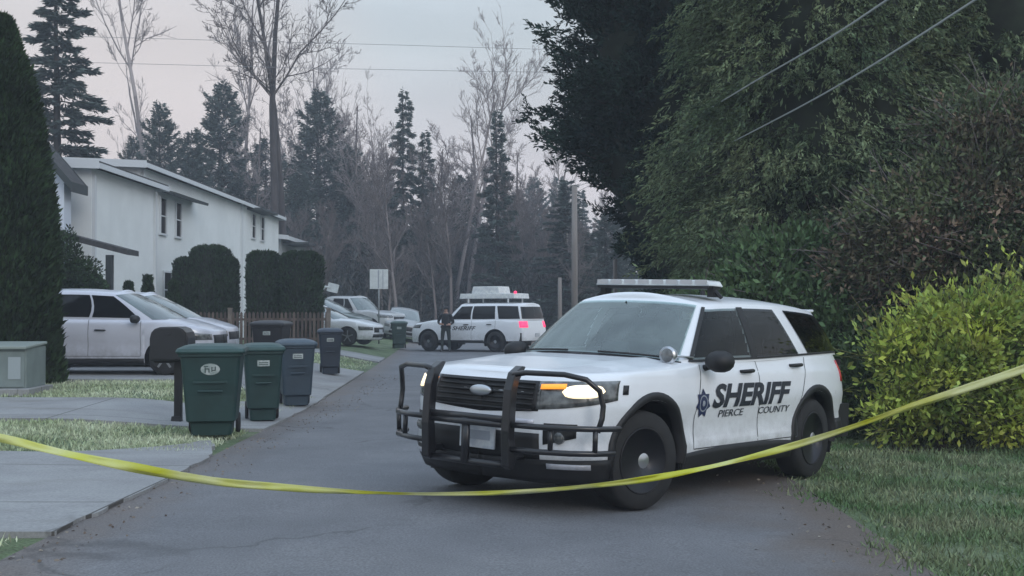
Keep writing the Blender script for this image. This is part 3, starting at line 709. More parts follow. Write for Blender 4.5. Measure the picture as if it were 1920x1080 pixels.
def simple_car(root, spec, paint, wins, lit_tail=False, style='alloy', trimc=None, tail=RED, cols=110, handles=((-1.35, .98), (-2.35, 1.0)), lowtrim=True, rail=True):
    c = Car(spec); build_shell(c, root, paint, cols=cols, rows=8)
    tf = spec['plan'][0][0]; xr = c.plan[-1, 0]; hz = spec['rim'][0][1]
    for side in (1, -1):
        for i, (a0, a1, b0, b1) in enumerate(wins):
            mb = MB(); c.gpatch(mb, c.gt(a0), c.gt(a1), c.gt(b0, c.Rf), c.gt(b1, c.Rf), .07, .88, .006, side, 8, 4); mb.build('side_window', GLASS, root, True)
        seams = [(w[0] + .02, w[0] + .02) for w in wins[:2]] + [(wins[1][1] - .03, wins[1][1] - .03)]
        finish_doors(c, root, side, seams, .38, handles, BLACK if trimc is None else trimc)
        mb = MB(); c.patch(mb, c.ty(.55), c.tx(.42), lambda u: hz - .16, lambda u: hz - .04 + .03 * u, .006, side, 8, 3); mb.build('headlight', HEADLENS, root, True)
        mb = MB(); c.patch(mb, c.tx(xr + .20), c.ty_rear(.62), hz - .12 if hz > .95 else .78, c.zr(xr) - .05, .008, side, 8, 3); mb.build('tail_light', tail, root, True)
        mirror(c, root, side, wins[0][0] - .05, c.zr(wins[0][0]) - .02, BLACK, GLASS, 1.0)
        if lowtrim:
            mb = MB(); c.patch(mb, c.tx(-c.ar - .01), c.tx(-c.wb + c.ar + .01), c.zb(-1.5) - .03, c.zb(-1.5) + .08, .008, side, 14, 2); mb.build('rocker_panel', BLACK, root, True)
        for cx in (0, -c.wb): wheel(root, cx, side * (max(p[1] for p in spec['plan']) - .15), c.wr, .23, side, RUBBER, ALLOY if style == 'alloy' else STEELB, CHROME, 0, style)
    mb = MB(); kx = spec['belt'][4][0] + .05; kr = spec['roof'][4][0] + .06
    for side in (1, -1): c.gpatch(mb, 0, c.gt(kx), 0, c.gt(kr, c.Rf), .02, .93, .006, side, 10, 5)
    mb.build('windscreen', WSHIELD, root, True)
    bx = spec['belt'][-4][0]; br = spec['roof'][-4][0]; mb = MB()
    for side in (1, -1): c.gpatch(mb, c.gt(bx - .03), 1, c.gt(br - .03, c.Rf), 1, .06, .86, .007, side, 6, 4)
    mb.build('rear_window', GLASS, root, True)
    for nm, y_, z0_, z1_ in (('grille', .50, hz - .24, hz - .06), ('lower_grille', .55, .30, .42)):
        mb = MB()
        for side in (1, -1): c.patch(mb, 0, c.ty(y_), z0_, z1_, .004, side, 6, 3)
        mb.build(nm, BLACK, root, True)
    for x_ in (tf + .01, xr - .012):
        mb = MB(); mb.box((x_, 0, .52 if x_ > 0 else .66), (.02, .31, .15)); mb.build('license_plate', PLATE, root)
    return c
# ------------------------------------------------------------ vegetation
def unit(a): return a / (np.linalg.norm(a, axis=-1, keepdims=True) + 1e-9)
def leaves(C, D, L, W, rs, flat=.5):
    """diamond leaves: centre base C, direction D, length L, width W"""
    n = len(C); D = unit(D); rnd = rs.normal(size=(n, 3)); S = unit(np.cross(D, rnd))
    L = np.broadcast_to(np.asarray(L, float), (n,))[:, None]; W = np.broadcast_to(np.asarray(W, float), (n,))[:, None]
    N = np.cross(D, S)
    a = C; b = C + D * L * .5 + S * W * .5; t = C + D * L - N * L * .12; c = C + D * L * .5 - S * W * .5
    V = np.stack([a, b, t, c], 1).reshape(-1, 3); F = np.arange(4 * n).reshape(n, 4); return V, F
def tubes_np(A, B, ra, rb, k=4):
    n = len(A); d = unit(B - A); ref = np.where(np.abs(d[:, 2:3]) < .9, np.array([[0, 0, 1.]]), np.array([[1., 0, 0]]))
    u = unit(np.cross(d, ref)); v = np.cross(d, u); an = np.arange(k) * 2 * np.pi / k
    ring = lambda P, r: P[:, None] + (u[:, None] * np.cos(an)[None, :, None] + v[:, None] * np.sin(an)[None, :, None]) * np.asarray(r)[:, None, None]
    V = np.concatenate([ring(A, ra), ring(B, rb)], 1).reshape(-1, 3); o = (np.arange(n) * 2 * k)[:, None, None]
    j = np.arange(k); F = np.stack([j, (j + 1) % k, (j + 1) % k + k, j + k], 1)[None] + o
    return V, F.reshape(-1, 4)
def cat_mesh(name, parts, mats):
    V = []; F = []; M = []; o = 0
    for (v, f), mi in parts: V.append(v); F.append(f + o); M.append(np.full(len(f), mi)); o += len(v)
    return np_mesh(name, np.vstack(V), np.vstack(F), mats, False, np.concatenate(M))

BARK = mat('bark_brown', (0.055, 0.045, 0.038), 0.95, var=.5, vscale=8, stretch=(1, 1, .2), bump=.6, bscale=14)
BARKG = mat('bark_grey', (0.085, 0.075, 0.078), 0.95, var=.4, vscale=6, stretch=(1, 1, .2))
TWIG = mat('twig_grey_brown', (0.17, 0.145, 0.145), 0.95, island=.3)  # lightened for the far crowns, some haze put into the colour
TWIGP = mat('twig_pale', (0.30, 0.26, 0.26), 0.95, island=.25)
LF_DARK = mat('conifer_dark', (0.038, 0.068, 0.050), 0.8, spec=.15, island=.6, col2=(0.012, 0.026, 0.024), vscale=.8, trans=.12)
LF_OLIVE = mat('conifer_olive', (0.20, 0.24, 0.13), 0.8, spec=.12, island=.6, col2=(0.075, 0.11, 0.06), vscale=.9, trans=.15)
LF_FAR = mat('conifer_far', (0.080, 0.108, 0.100), 0.85, spec=.15, island=.45)  # lightened so part of the distance haze sits in the colour
LF_ARB = mat('arborvitae_green', (0.040, 0.068, 0.030), 0.8, spec=.12, island=.6, col2=(0.020, 0.034, 0.016), vscale=1.4)
LF_YEL = mat('laurel_yellow_green', (0.58, 0.62, 0.12), 0.5, spec=.4, island=.5, col2=(0.22, 0.31, 0.08), vscale=2.2, trans=.35)
LF_MID = mat('shrub_mid_green', (0.10, 0.15, 0.055), 0.6, spec=.35, island=.5, col2=(0.04, 0.065, 0.024), vscale=1.0, trans=.2)
LF_BRN = mat('russet_leaf', (0.25, 0.17, 0.125), 0.8, island=.5, col2=(0.045, 0.06, 0.03), vscale=.7, trans=.15)
LF_SAL = mat('salal_green', (0.10, 0.16, 0.07), 0.6, spec=.3, island=.5, trans=.15)
CORE = mat('light_block_core', (0.022, 0.030, 0.018), 0.95, var=.5, vscale=3)  # solid dark core added inside crowns to block light coming through

def blob(cx, cy, cz, rx, ry, rz, seed=0, n=14, k=18, amp=.12):
    rs = np.random.default_rng(seed); ph = rs.uniform(0, 6.28, 6); V = []
    for i in range(n + 1):
        th = math.pi * i / n
        for j in range(k):
            a = 2 * math.pi * j / k; q = 1 + amp * (math.sin(3 * a + ph[0] + 2 * th) + math.sin(5 * th + ph[1] + a) + .6 * math.sin(7 * a + ph[2]) * math.sin(6 * th + ph[3]))
            V.append((cx + rx * q * math.sin(th) * math.cos(a), cy + ry * q * math.sin(th) * math.sin(a), cz + rz * (1 if abs(math.cos(th)) > .99 else q) * math.cos(th)))
    F = [(i * k + j, i * k + (j + 1) % k, (i + 1) * k + (j + 1) % k, (i + 1) * k + j) for i in range(n) for j in range(k)]
    return np.array(V), np.array(F)

def trunk_mesh(name, h, r, m, seed=0, bend=.15, k=10, n=9, lean=(0, 0)):
    rs = np.random.default_rng(seed); mb = MB(); pts = []
    off = np.cumsum(rs.normal(0, bend, (n + 1, 2)), 0) * .3; off[0] = 0
    for i in range(n + 1):
        t = i / n; pts.append((off[i, 0] + lean[0] * t, off[i, 1] + lean[1] * t, h * t))
    rr = [r * ((1 - i / n) ** .8 * .93 + .07) * (1.35 if i == 0 else 1) for i in range(n + 1)]
    mb.tube(pts, rr, k); me = bpy.data.meshes.new(name); me.from_pydata(mb.v, [], mb.f); me.materials.append(m)
    me.polygons.foreach_set('use_smooth', [True] * len(mb.f)); return me

def conifer_crown(name, h, r, nl, N, m, seed, z0=.08, p=.85, droop=.25, leaf=(.5, .16), jit=.35, top=.05, branch_mat=BARK, upturn=0.0, gaps=0.0):
    rs = np.random.default_rng(seed)
    zi = h * (z0 + (1 - z0) * (np.arange(nl) + rs.uniform(-.4, .4, nl)) / nl)
    az = np.cumsum(rs.uniform(1.9, 2.9, nl)) + rs.normal(0, .3, nl)
    ln = r * ((1 - (zi / h - z0) / (1 - z0)).clip(0, 1) ** p * (1 - top) + top) * rs.uniform(1 - jit, 1 + jit * .5, nl)
    if gaps > 0: ln *= np.where(rs.random(nl) < gaps, .45, 1)
    zt = (zi / h)
    dirs = np.stack([np.cos(az), np.sin(az), -droop + .55 * zt], 1)
    P = np.concatenate([ln / ln.sum()])
    li = rs.choice(nl, N, p=P / P.sum()); t = rs.uniform(.12, 1, N) ** .75
    def at(i, t): 
        b = np.stack([np.zeros(len(i)), np.zeros(len(i)), zi[i]], 1)
        q = dirs[i] * (ln[i] * t)[:, None]; q[:, 2] += -droop * .5 * ln[i] * t ** 2 + upturn * ln[i] * np.maximum(0, t - .5) ** 2
        return b + q
    base = at(li, t); fan = (1.05 - t) * .33 * ln[li]
    side = np.stack([-np.sin(az[li]), np.cos(az[li]), np.zeros(N)], 1); sg = rs.choice([-1, 1], N)
    lat = rs.uniform(0, 1, N) * fan
    C = base + side * (sg * lat)[:, None] + rs.normal(0, .05, (N, 3)) * [1, 1, 1.6]
    C[:, 2] -= lat * .18
    D = dirs[li] * .8 + side * (sg * rs.uniform(.3, 1, N))[:, None] + rs.normal(0, .28, (N, 3)); D[:, 2] -= .18
    sz = rs.uniform(.6, 1.25, N) * (1.1 - .4 * t)
    parts = [(leaves(C, D, leaf[0] * sz, leaf[1] * sz, rs), 0)]
    ks = np.arange(nl); A = at(ks, np.zeros(nl)); B = at(ks, np.full(nl, .5)); E_ = at(ks, np.full(nl, .95))
    rb = .012 + .016 * ln
    parts += [(tubes_np(A, B, rb, rb * .6, 4), 1), (tubes_np(B, E_, rb * .6, rb * .2, 4), 1)]
    return cat_mesh(name, parts, [m, branch_mat])

def bare_tree(name, h, r, seed, m, levels=5, spread=.5, twin=False, nseg=5, dens=3.2, up=.25, rbase=None, twmat=None, first=.28):
    rs = np.random.default_rng(seed); A = []; B = []; ra = []; rb = []; lev = []
    def grow(p, d, L, rad, lv):
        p = np.array(p, float); d = unit(np.array(d, float)); n = nseg if lv < 2 else 3; q = p.copy(); dd = d.copy()
        for i in range(n):
            nd = unit(dd + rs.normal(0, .045 + .06 * lv, 3) + np.array([0, 0, up * .12 * lv])); e = q + nd * L / n
            r0 = rad * (1 - .75 * i / n); r1 = rad * (1 - .75 * (i + 1) / n)
            A.append(q.copy()); B.append(e.copy()); ra.append(r0); rb.append(r1); lev.append(lv)
            if lv < levels:
                k = rs.poisson(dens if lv > 0 else dens * (1.2 if i / n >= first else 0))
                for _ in range(k):
                    ax = unit(rs.normal(size=3)); sd = unit(np.cross(nd, ax)); ang = spread * rs.uniform(.7, 1.5)
                    cd = nd * math.cos(ang) + sd * math.sin(ang); s = rs.uniform(.35, .62) * (1 - .35 * i / n)
                    grow(q + (e - q) * rs.uniform(.1, 1), cd, L * s * (.85 if lv else .75), max(r0 * .5, .006), lv + 1)
            q = e; dd = nd
    grow((0, 0, 0), (0, 0, 1), h, r, 0)
    if twin: grow((.35, 0, h * .02), (.03, .02, 1), h * .97, r * .8, 0)
    A, B, ra, rb, lev = map(np.array, (A, B, ra, rb, lev))
    tw = .011 * h / 12 if rbase is None else rbase
    ra = np.maximum(ra, tw); rb = np.maximum(rb, tw * .8)
    tk = lev <= 0; br = ~tk
    V, F = tubes_np(A[tk], B[tk], ra[tk], rb[tk], 8); tm = np_mesh('trunk', V, F, [m], True)
    V, F = tubes_np(A[br], B[br], ra[br], rb[br], 3); cm = np_mesh('crown', V, F, [twmat or m])
    return tm, cm, len(A)

def shrub_crown(name, lumps, N, leaf, m, seed, core=True, shell=.35, spike=0.0, mats2=None, frac2=0.0, droop=0.0, corescale=.8, twigs=0, tw_m=None):
    rs = np.random.default_rng(seed); L = np.array(lumps, float); area = (L[:, 3] * L[:, 4] + L[:, 5] * L[:, 4] + L[:, 3] * L[:, 5]) ; li = rs.choice(len(L), N, p=area / area.sum())
    d = unit(rs.normal(size=(N, 3))); d[:, 2] = np.where((d[:, 2] < 0) & (rs.random(N) < .5), -d[:, 2], d[:, 2])
    q = 1 - shell * rs.random(N) ** 1.6 + spike * (rs.random(N) ** 6)
    # clumpy radius
    ph = rs.uniform(0, 6.28, (len(L), 3)); f = 1 + .09 * (np.sin(7 * d[:, 0] + ph[li, 0]) + np.sin(8 * d[:, 1] + ph[li, 1]) + np.sin(9 * d[:, 2] + ph[li, 2]))
    C = L[li, :3] + d * L[li, 3:6] * (q * f)[:, None]
    D = d * .8 + rs.normal(0, .55, (N, 3)); D[:, 2] += .25 - droop
    sz = rs.uniform(.6, 1.3, N); parts = []
    if frac2 > 0:
        lump2 = rs.random(N) < frac2 * (.4 + 1.2 * (np.sin(C[:, 0] * 1.7 + 1) * np.sin(C[:, 2] * 2.1) > 0))
        for msk, mi in ((~lump2, 0), (lump2, 2)): parts.append((leaves(C[msk], D[msk], leaf[0] * sz[msk], leaf[1] * sz[msk], rs), mi))
    else: parts.append((leaves(C, D, leaf[0] * sz, leaf[1] * sz, rs), 0))
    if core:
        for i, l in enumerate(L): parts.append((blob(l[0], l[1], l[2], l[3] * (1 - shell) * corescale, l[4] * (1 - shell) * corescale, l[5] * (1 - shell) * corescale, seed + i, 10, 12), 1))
    if twigs:
        k = rs.integers(0, N, twigs); Dd = unit(d[k] + rs.normal(0, .4, (twigs, 3)) + [0, 0, .2]); a = C[k] - Dd * .35; b = C[k] + Dd * rs.uniform(.1, .5, (twigs, 1))
        parts.append((tubes_np(a, b, np.full(twigs, .009), np.full(twigs, .004), 3), 3 if frac2 > 0 else 2))
    ms = [m, CORE] + ([mats2] if frac2 > 0 else []) + ([tw_m or TWIG] if twigs else [])
    return cat_mesh(name, parts, ms)

def column_crown(name, h, r, N, m, seed, flat=.0, leaf=(.13, .05), prof=None, ry=None, sq=2.0):
    """clipped columnar hedge plant: prof(t)-> radius factor"""
    rs = np.random.default_rng(seed); ry = ry or r
    prof = prof or (lambda t: np.minimum(1, (1 - t) * 4.5) ** .5 * (1 - .12 * t))
    t = rs.random(N) ** 1.0; capn = int(N * .15); t[:capn] = 1 - rs.random(capn) * .05; a = rs.uniform(0, 2 * np.pi, N)
    f = prof(t) * (1 - .18 * rs.random(N) ** 2) * (1 + .05 * np.sin(5 * a + 9 * t) + .04 * np.sin(3 * a - 14 * t))
    ca, sa = np.cos(a), np.sin(a); e = 2 / sq
    X = np.sign(ca) * np.abs(ca) ** e; Y = np.sign(sa) * np.abs(sa) ** e
    C = np.stack([X * r * f, Y * ry * f, t * h - .02], 1); C += rs.normal(0, .025, C.shape)
    D = np.stack([ca * .6, sa * .6, np.full(N, 1.0)], 1) + rs.normal(0, .3, (N, 3))
    V, F = leaves(C, D, leaf[0] * rs.uniform(.6, 1.3, N), leaf[1] * rs.uniform(.6, 1.3, N), rs)
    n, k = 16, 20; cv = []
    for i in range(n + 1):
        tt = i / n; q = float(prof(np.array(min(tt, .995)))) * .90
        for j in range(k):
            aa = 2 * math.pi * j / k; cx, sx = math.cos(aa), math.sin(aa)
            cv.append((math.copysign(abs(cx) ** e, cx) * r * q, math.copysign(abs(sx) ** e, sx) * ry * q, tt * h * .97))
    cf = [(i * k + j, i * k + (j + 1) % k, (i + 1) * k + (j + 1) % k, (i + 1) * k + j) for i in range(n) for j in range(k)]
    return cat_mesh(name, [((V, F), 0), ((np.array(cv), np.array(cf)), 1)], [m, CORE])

def plant(name, x, y, parts, label, cat, group=None, rz=0, z=None, scale=None):
    t = thing(name, (x, y, (Hf(x, y) if z is None else z) - .04), rz, label, cat, group)
    if scale: t.scale = scale if isinstance(scale, tuple) else (scale,) * 3
    for pn, me in parts: link(pn, me, t)
    return t
# ------------------------------------------------------------ ground, road, drives
def xL(y): return -3.12 - .036 * max(0, y - 10)
def xR(y): return 2.62 + .03 * max(-3, min(3, y - 9)) - .03 * max(0, y - 14)
def ground_mat(name, stops, scale, rough=.95, fine=60, bump=.5, detail=8, edge=None, gloss_noise=0.0, fineamt=.35, crack=0.0, joints=None, stain=None):
    m = bpy.data.materials.new(name); m.use_nodes = True; nt = m.node_tree; L = nt.links; b = nt.nodes['Principled BSDF']
    t = nt.nodes.new('ShaderNodeTexCoord'); n = nt.nodes.new('ShaderNodeTexNoise'); n.inputs['Scale'].default_value = scale; n.inputs['Detail'].default_value = detail; n.inputs['Roughness'].default_value = .65
    L.new(t.outputs['Object'], n.inputs['Vector']); r = nt.nodes.new('ShaderNodeValToRGB'); L.new(n.outputs['Fac'], r.inputs[0])
    el = r.color_ramp.elements; el[0].position, el[0].color = stops[0][0], (*stops[0][1], 1); el[1].position, el[1].color = stops[-1][0], (*stops[-1][1], 1)
    for p, c in stops[1:-1]: e_ = el.new(p); e_.color = (*c, 1)
    n2 = nt.nodes.new('ShaderNodeTexNoise'); n2.inputs['Scale'].default_value = fine; n2.inputs['Detail'].default_value = 4; L.new(t.outputs['Object'], n2.inputs['Vector'])
    mr = nt.nodes.new('ShaderNodeMapRange'); mr.inputs[1].default_value = .3; mr.inputs[2].default_value = .7; mr.inputs[3].default_value = 1 - fineamt; mr.inputs[4].default_value = 1 + fineamt; L.new(n2.outputs['Fac'], mr.inputs[0])
    sc_ = nt.nodes.new('ShaderNodeVectorMath'); sc_.operation = 'SCALE'; L.new(r.outputs[0], sc_.inputs[0]); L.new(mr.outputs[0], sc_.inputs['Scale'])
    out = sc_.outputs[0]
    if edge:     # list of (x0, x1, colour, breakup): dirt band along object X
        for (x0, x1, colr, amt) in edge:
            sx = nt.nodes.new('ShaderNodeSeparateXYZ'); L.new(t.outputs['Object'], sx.inputs[0])
            lin = nt.nodes.new('ShaderNodeMath'); lin.operation = 'MULTIPLY_ADD'; lin.inputs[1].default_value = .033; L.new(sx.outputs['Y'], lin.inputs[0]); L.new(sx.outputs['X'], lin.inputs[2])
            n3 = nt.nodes.new('ShaderNodeTexNoise'); n3.inputs['Scale'].default_value = 1.6; n3.inputs['Detail'].default_value = 7; L.new(t.outputs['Object'], n3.inputs['Vector'])
            ad = nt.nodes.new('ShaderNodeMath'); ad.operation = 'MULTIPLY_ADD'; ad.inputs[1].default_value = amt; L.new(n3.outputs['Fac'], ad.inputs[0]); L.new(lin.outputs[0], ad.inputs[2])
            q = nt.nodes.new('ShaderNodeMapRange'); q.interpolation_type = 'SMOOTHSTEP'; q.inputs[1].default_value = x0 + amt * .5; q.inputs[2].default_value = x1 + amt * .5; L.new(ad.outputs[0], q.inputs[0])
            mxx = nt.nodes.new('ShaderNodeMix'); mxx.data_type = 'RGBA'; L.new(q.outputs[0], mxx.inputs['Factor']); L.new(out, mxx.inputs[6])
            v2 = nt.nodes.new('ShaderNodeVectorMath'); v2.operation = 'SCALE'; v2.inputs[0].default_value = colr; L.new(mr.outputs[0], v2.inputs['Scale']); L.new(v2.outputs[0], mxx.inputs[7]); out = mxx.outputs[2]
    def darken(out, fac, colr):
        mxx = nt.nodes.new('ShaderNodeMix'); mxx.data_type = 'RGBA'; L.new(fac, mxx.inputs['Factor']); L.new(out, mxx.inputs[6]); mxx.inputs[7].default_value = (*colr, 1); return mxx.outputs[2]
    if stain:
        n5 = nt.nodes.new('ShaderNodeTexNoise'); n5.inputs['Scale'].default_value = stain[0]; n5.inputs['Detail'].default_value = 6; n5.inputs['Roughness'].default_value = .6
        mp5 = nt.nodes.new('ShaderNodeMapping'); mp5.inputs['Location'].default_value = (7.3, 2.1, 0); mp5.inputs['Scale'].default_value = stain[3]; L.new(t.outputs['Object'], mp5.inputs[0]); L.new(mp5.outputs[0], n5.inputs['Vector'])
        q5 = nt.nodes.new('ShaderNodeMapRange'); q5.interpolation_type = 'SMOOTHSTEP'; q5.inputs[1].default_value = .52; q5.inputs[2].default_value = .68; q5.inputs[4].default_value = stain[1]; L.new(n5.outputs['Fac'], q5.inputs[0]); out = darken(out, q5.outputs[0], stain[2])
    if crack > 0:
        dn_ = nt.nodes.new('ShaderNodeTexNoise'); dn_.inputs['Scale'].default_value = 1.7; dn_.inputs['Detail'].default_value = 6; L.new(t.outputs['Object'], dn_.inputs['Vector'])
        va = nt.nodes.new('ShaderNodeVectorMath'); va.operation = 'MULTIPLY_ADD'; va.inputs[1].default_value = (.9, .9, 0); L.new(dn_.outputs['Color'], va.inputs[0]); L.new(t.outputs['Object'], va.inputs[2])
        vo = nt.nodes.new('ShaderNodeTexVoronoi'); vo.feature = 'DISTANCE_TO_EDGE'; vo.inputs['Scale'].default_value = crack; L.new(va.outputs[0], vo.inputs['Vector'])
        q6 = nt.nodes.new('ShaderNodeMapRange'); q6.inputs[1].default_value = .002; q6.inputs[2].default_value = .007; q6.inputs[3].default_value = .38; q6.inputs[4].default_value = 0; L.new(vo.outputs['Distance'], q6.inputs[0])
        n7 = nt.nodes.new('ShaderNodeTexNoise'); n7.inputs['Scale'].default_value = .5; L.new(t.outputs['Object'], n7.inputs['Vector']); q7 = nt.nodes.new('ShaderNodeMapRange'); q7.inputs[1].default_value = .48; q7.inputs[2].default_value = .56; L.new(n7.outputs['Fac'], q7.inputs[0])
        mu = nt.nodes.new('ShaderNodeMath'); mu.operation = 'MULTIPLY'; L.new(q6.outputs[0], mu.inputs[0]); L.new(q7.outputs[0], mu.inputs[1]); out = darken(out, mu.outputs[0], (.04, .04, .04))
    if joints:
        bk = nt.nodes.new('ShaderNodeTexBrick'); bk.offset = 0; bk.inputs['Scale'].default_value = 1; bk.inputs['Brick Width'].default_value = joints[0]; bk.inputs['Row Height'].default_value = joints[1]; bk.inputs['Mortar Size'].default_value = .012; bk.inputs['Mortar Smooth'].default_value = .2; L.new(t.outputs['Object'], bk.inputs['Vector']); out = darken(out, bk.outputs['Fac'], (.09, .085, .08))
    L.new(out, b.inputs['Base Color']); b.inputs['Roughness'].default_value = rough; b.inputs['Specular IOR Level'].default_value = .35
    if gloss_noise:
        g = nt.nodes.new('ShaderNodeMapRange'); g.inputs[3].default_value = rough - gloss_noise; g.inputs[4].default_value = rough; L.new(n.outputs['Fac'], g.inputs[0]); L.new(g.outputs[0], b.inputs['Roughness'])
    bp = nt.nodes.new('ShaderNodeBump'); bp.inputs['Strength'].default_value = bump; bp.inputs['Distance'].default_value = .015; L.new(n2.outputs['Fac'], bp.inputs['Height']); L.new(bp.outputs[0], b.inputs['Normal'])
    return m
M_GRASS = ground_mat('lawn', [(.3, (.09, .085, .06)), (.45, (.10, .14, .07)), (.56, (.14, .18, .10)), (.72, (.22, .23, .16))], .9, fine=45, bump=.9)
M_ROAD = ground_mat('asphalt', [(.3, (.130, .133, .143)), (.5, (.165, .168, .180)), (.7, (.205, .208, .218))], .55, rough=.88, fine=70, bump=.5, edge=[(1.55, 2.75, (.135, .112, .098), 1.6), (-2.05, -3.0, (.165, .145, .135), .9)], gloss_noise=.15, fineamt=.28, crack=.20, stain=(.55, .3, (.10, .10, .105), (1.6, .28, 1)))
M_CONC = ground_mat('concrete', [(.32, (.235, .235, .24)), (.5, (.285, .287, .29)), (.68, (.33, .335, .335))], .7, rough=.9, fine=40, bump=.3, fineamt=.14, crack=.22, joints=(3.1, 2.3), stain=(.8, .55, (.19, .18, .165), (.5, 1.3, 1)))
M_DIRT = ground_mat('leaf_litter', [(.3, (.035, .025, .02)), (.5, (.075, .055, .04)), (.7, (.12, .09, .07))], 2.2, fine=35, bump=1.0)

xs = np.unique(np.concatenate([np.linspace(-12, 12, 81), np.linspace(-60, -12, 17), np.linspace(12, 60, 17), [-250, -160, -100, 100, 160, 250]]))
ys = np.unique(np.concatenate([np.linspace(-6, 50, 113), np.linspace(50, 160, 23), [-60, -40, -15, 190, 230, 280]]))
XX, YY = np.meshgrid(xs, ys, indexing='ij'); V = np.stack([XX, YY, H(XX, YY) - .0], -1).reshape(-1, 3); nx, ny = len(xs), len(ys)
I = np.arange(nx * ny).reshape(nx, ny); F = np.stack([I[:-1, :-1], I[1:, :-1], I[1:, 1:], I[:-1, 1:]], -1).reshape(-1, 4)
tag(link('ground', np_mesh('ground', V, F, M_GRASS, True)), kind='structure')

def sheet(name, y0, y1, fl, fr, off, m, ny=60, nx=14, thick=0.0, kind='structure'):
    P = []
    for i in range(ny + 1):
        y = y0 + (y1 - y0) * i / ny; a, b = fl(y), fr(y); P.append([(a + (b - a) * j / nx, y, Hf(a + (b - a) * j / nx, y) + off) for j in range(nx + 1)])
    mb = MB(); mb.grid([r[::-1] for r in P])
    if thick:
        for line in (P[0], P[-1], [r[0] for r in P], [r[-1] for r in P]): mb.grid([line, [(p[0], p[1], p[2] - thick) for p in line]])
    return tag(mb.build(name, m, smooth=False), kind=kind)
sheet('road', -6, 120, xL, xR, .016, M_ROAD, 252, 24)
rn = random.Random(3)
wob = [rn.uniform(-.05, .05) for _ in range(400)]
jag = lambda y, k: wob[int(abs(y * 3)) % 399 + (k % 1)] 
def d1r(y): return xL(y) + .03 + (0 if y < 12.6 else -.25 * (y - 12.6)) + jag(y, 0) * .6
def d1l(y): return -24
sheet('driveway', 7.95, 12.55, lambda y: -24, d1r, .045, M_CONC, 30, 60, .06)
sheet('driveway_apron', 12.55, 14.0, lambda y: xL(y) - .45 - (14.0 - y) ** 2 * .55, d1r, .046, M_CONC, 14, 10, .06)
sheet('driveway', 15.65, 18.4, lambda y: -24, lambda y: xL(y) + .02 + jag(y, 0) * .5, .045, M_CONC, 30, 60, .06)
sheet('driveway_apron', 18.4, 22.2, lambda y: xL(y) - .9 - .35 * abs(y - 20.3), lambda y: xL(y) + .03 + jag(y, 0) * .5, .044, M_CONC, 14, 10, .06)
sheet('driveway', 22.2, 31.0, lambda y: -26, lambda y: xL(y) - .02, .045, M_CONC, 30, 60, .06)
sheet('driveway', 36.0, 38.6, lambda y: -14, lambda y: xL(y) - .02, .045, M_CONC, 10, 40, .06)
sheet('forest_floor', 13.9, 60, lambda y: 4.3 + .5 * math.sin(y * 1.3) - max(0, y - 16) * .05, lambda y: 26, .02, M_DIRT, 60, 40)
tag(COL.objects['forest_floor'], kind='structure')

# lawn blades
def blades(name, regions, N, L, m, seed):
    rs = np.random.default_rng(seed); C = []
    ar = np.array([abs((a[1] - a[0]) * (a[3] - a[2])) * a[4] for a in regions]); k = (N * ar / ar.sum()).astype(int)
    for a, n in zip(regions, k):
        x = rs.uniform(a[0], a[1], n); y = rs.uniform(a[2], a[3], n)
        if a[5] == 'verge': 
            keep = x > xRv(y) + rs.normal(0, .13, n) + .15 * np.sin(y * 2.3); x, y = x[keep], y[keep]
        if a[5] == 'left':
            keep = x < xLv(y) - .12 - np.abs(rs.normal(0, .12, len(x))); x, y = x[keep], y[keep]
        C.append(np.stack([x, y, H(x, y) - .005], 1))
    C = np.concatenate(C); nse = np.sin(C[:, 0] * 3.1 + 1.3 * np.sin(C[:, 1] * 1.7)) * np.sin(C[:, 1] * 2.6 + np.sin(C[:, 0] * 2.2)); C = C[rs.random(len(C)) < .60 + .4 * nse]
    n = len(C); D = np.stack([rs.normal(0, .6, n), rs.normal(0, .6, n), np.ones(n)], 1); s = rs.uniform(.4, 1.2, n) * L
    V, F = leaves(C, D, s, np.full(n, .011) * (1 + C[:, 1] * .03), rs); return tag(link(name, np_mesh(name, V, F, m)), kind='stuff')
xRv = np.vectorize(xR); xLv = np.vectorize(xL)
GR1 = mat('grass_blade', (0.11, 0.19, 0.08), .8, spec=.15, island=.5, col2=(0.28, 0.31, 0.19), vscale=1.3, trans=.2)
GR2 = mat('grass_blade_pale', (0.66, 0.70, 0.52), .8, spec=.15, island=.4, col2=(0.36, 0.43, 0.25), vscale=.8, trans=.2)
g_ = blades('verge_grass', [(2.2, 7.5, 5.6, 10, 1.6, 'verge'), (2.2, 8.0, 10, 16.5, 1.0, 'verge')], 90000, .085, GR1, 1); tag(g_, 'short green grass of the verge on the right beside the road', 'grass')
g_ = blades('lawn_grass', [(-10, -3.1, 12.8, 15.6, 1.6, 'left'), (-13, -3.3, 18.6, 22.1, 1.0, 'left'), (-5.5, -3.1, 5.2, 7.85, 1.5, 'left'), (-9.5, -3.4, 31.2, 35.8, .3, 'left')], 75000, .08, GR2, 2); tag(g_, 'pale short grass strips between the concrete driveways on the left', 'grass')
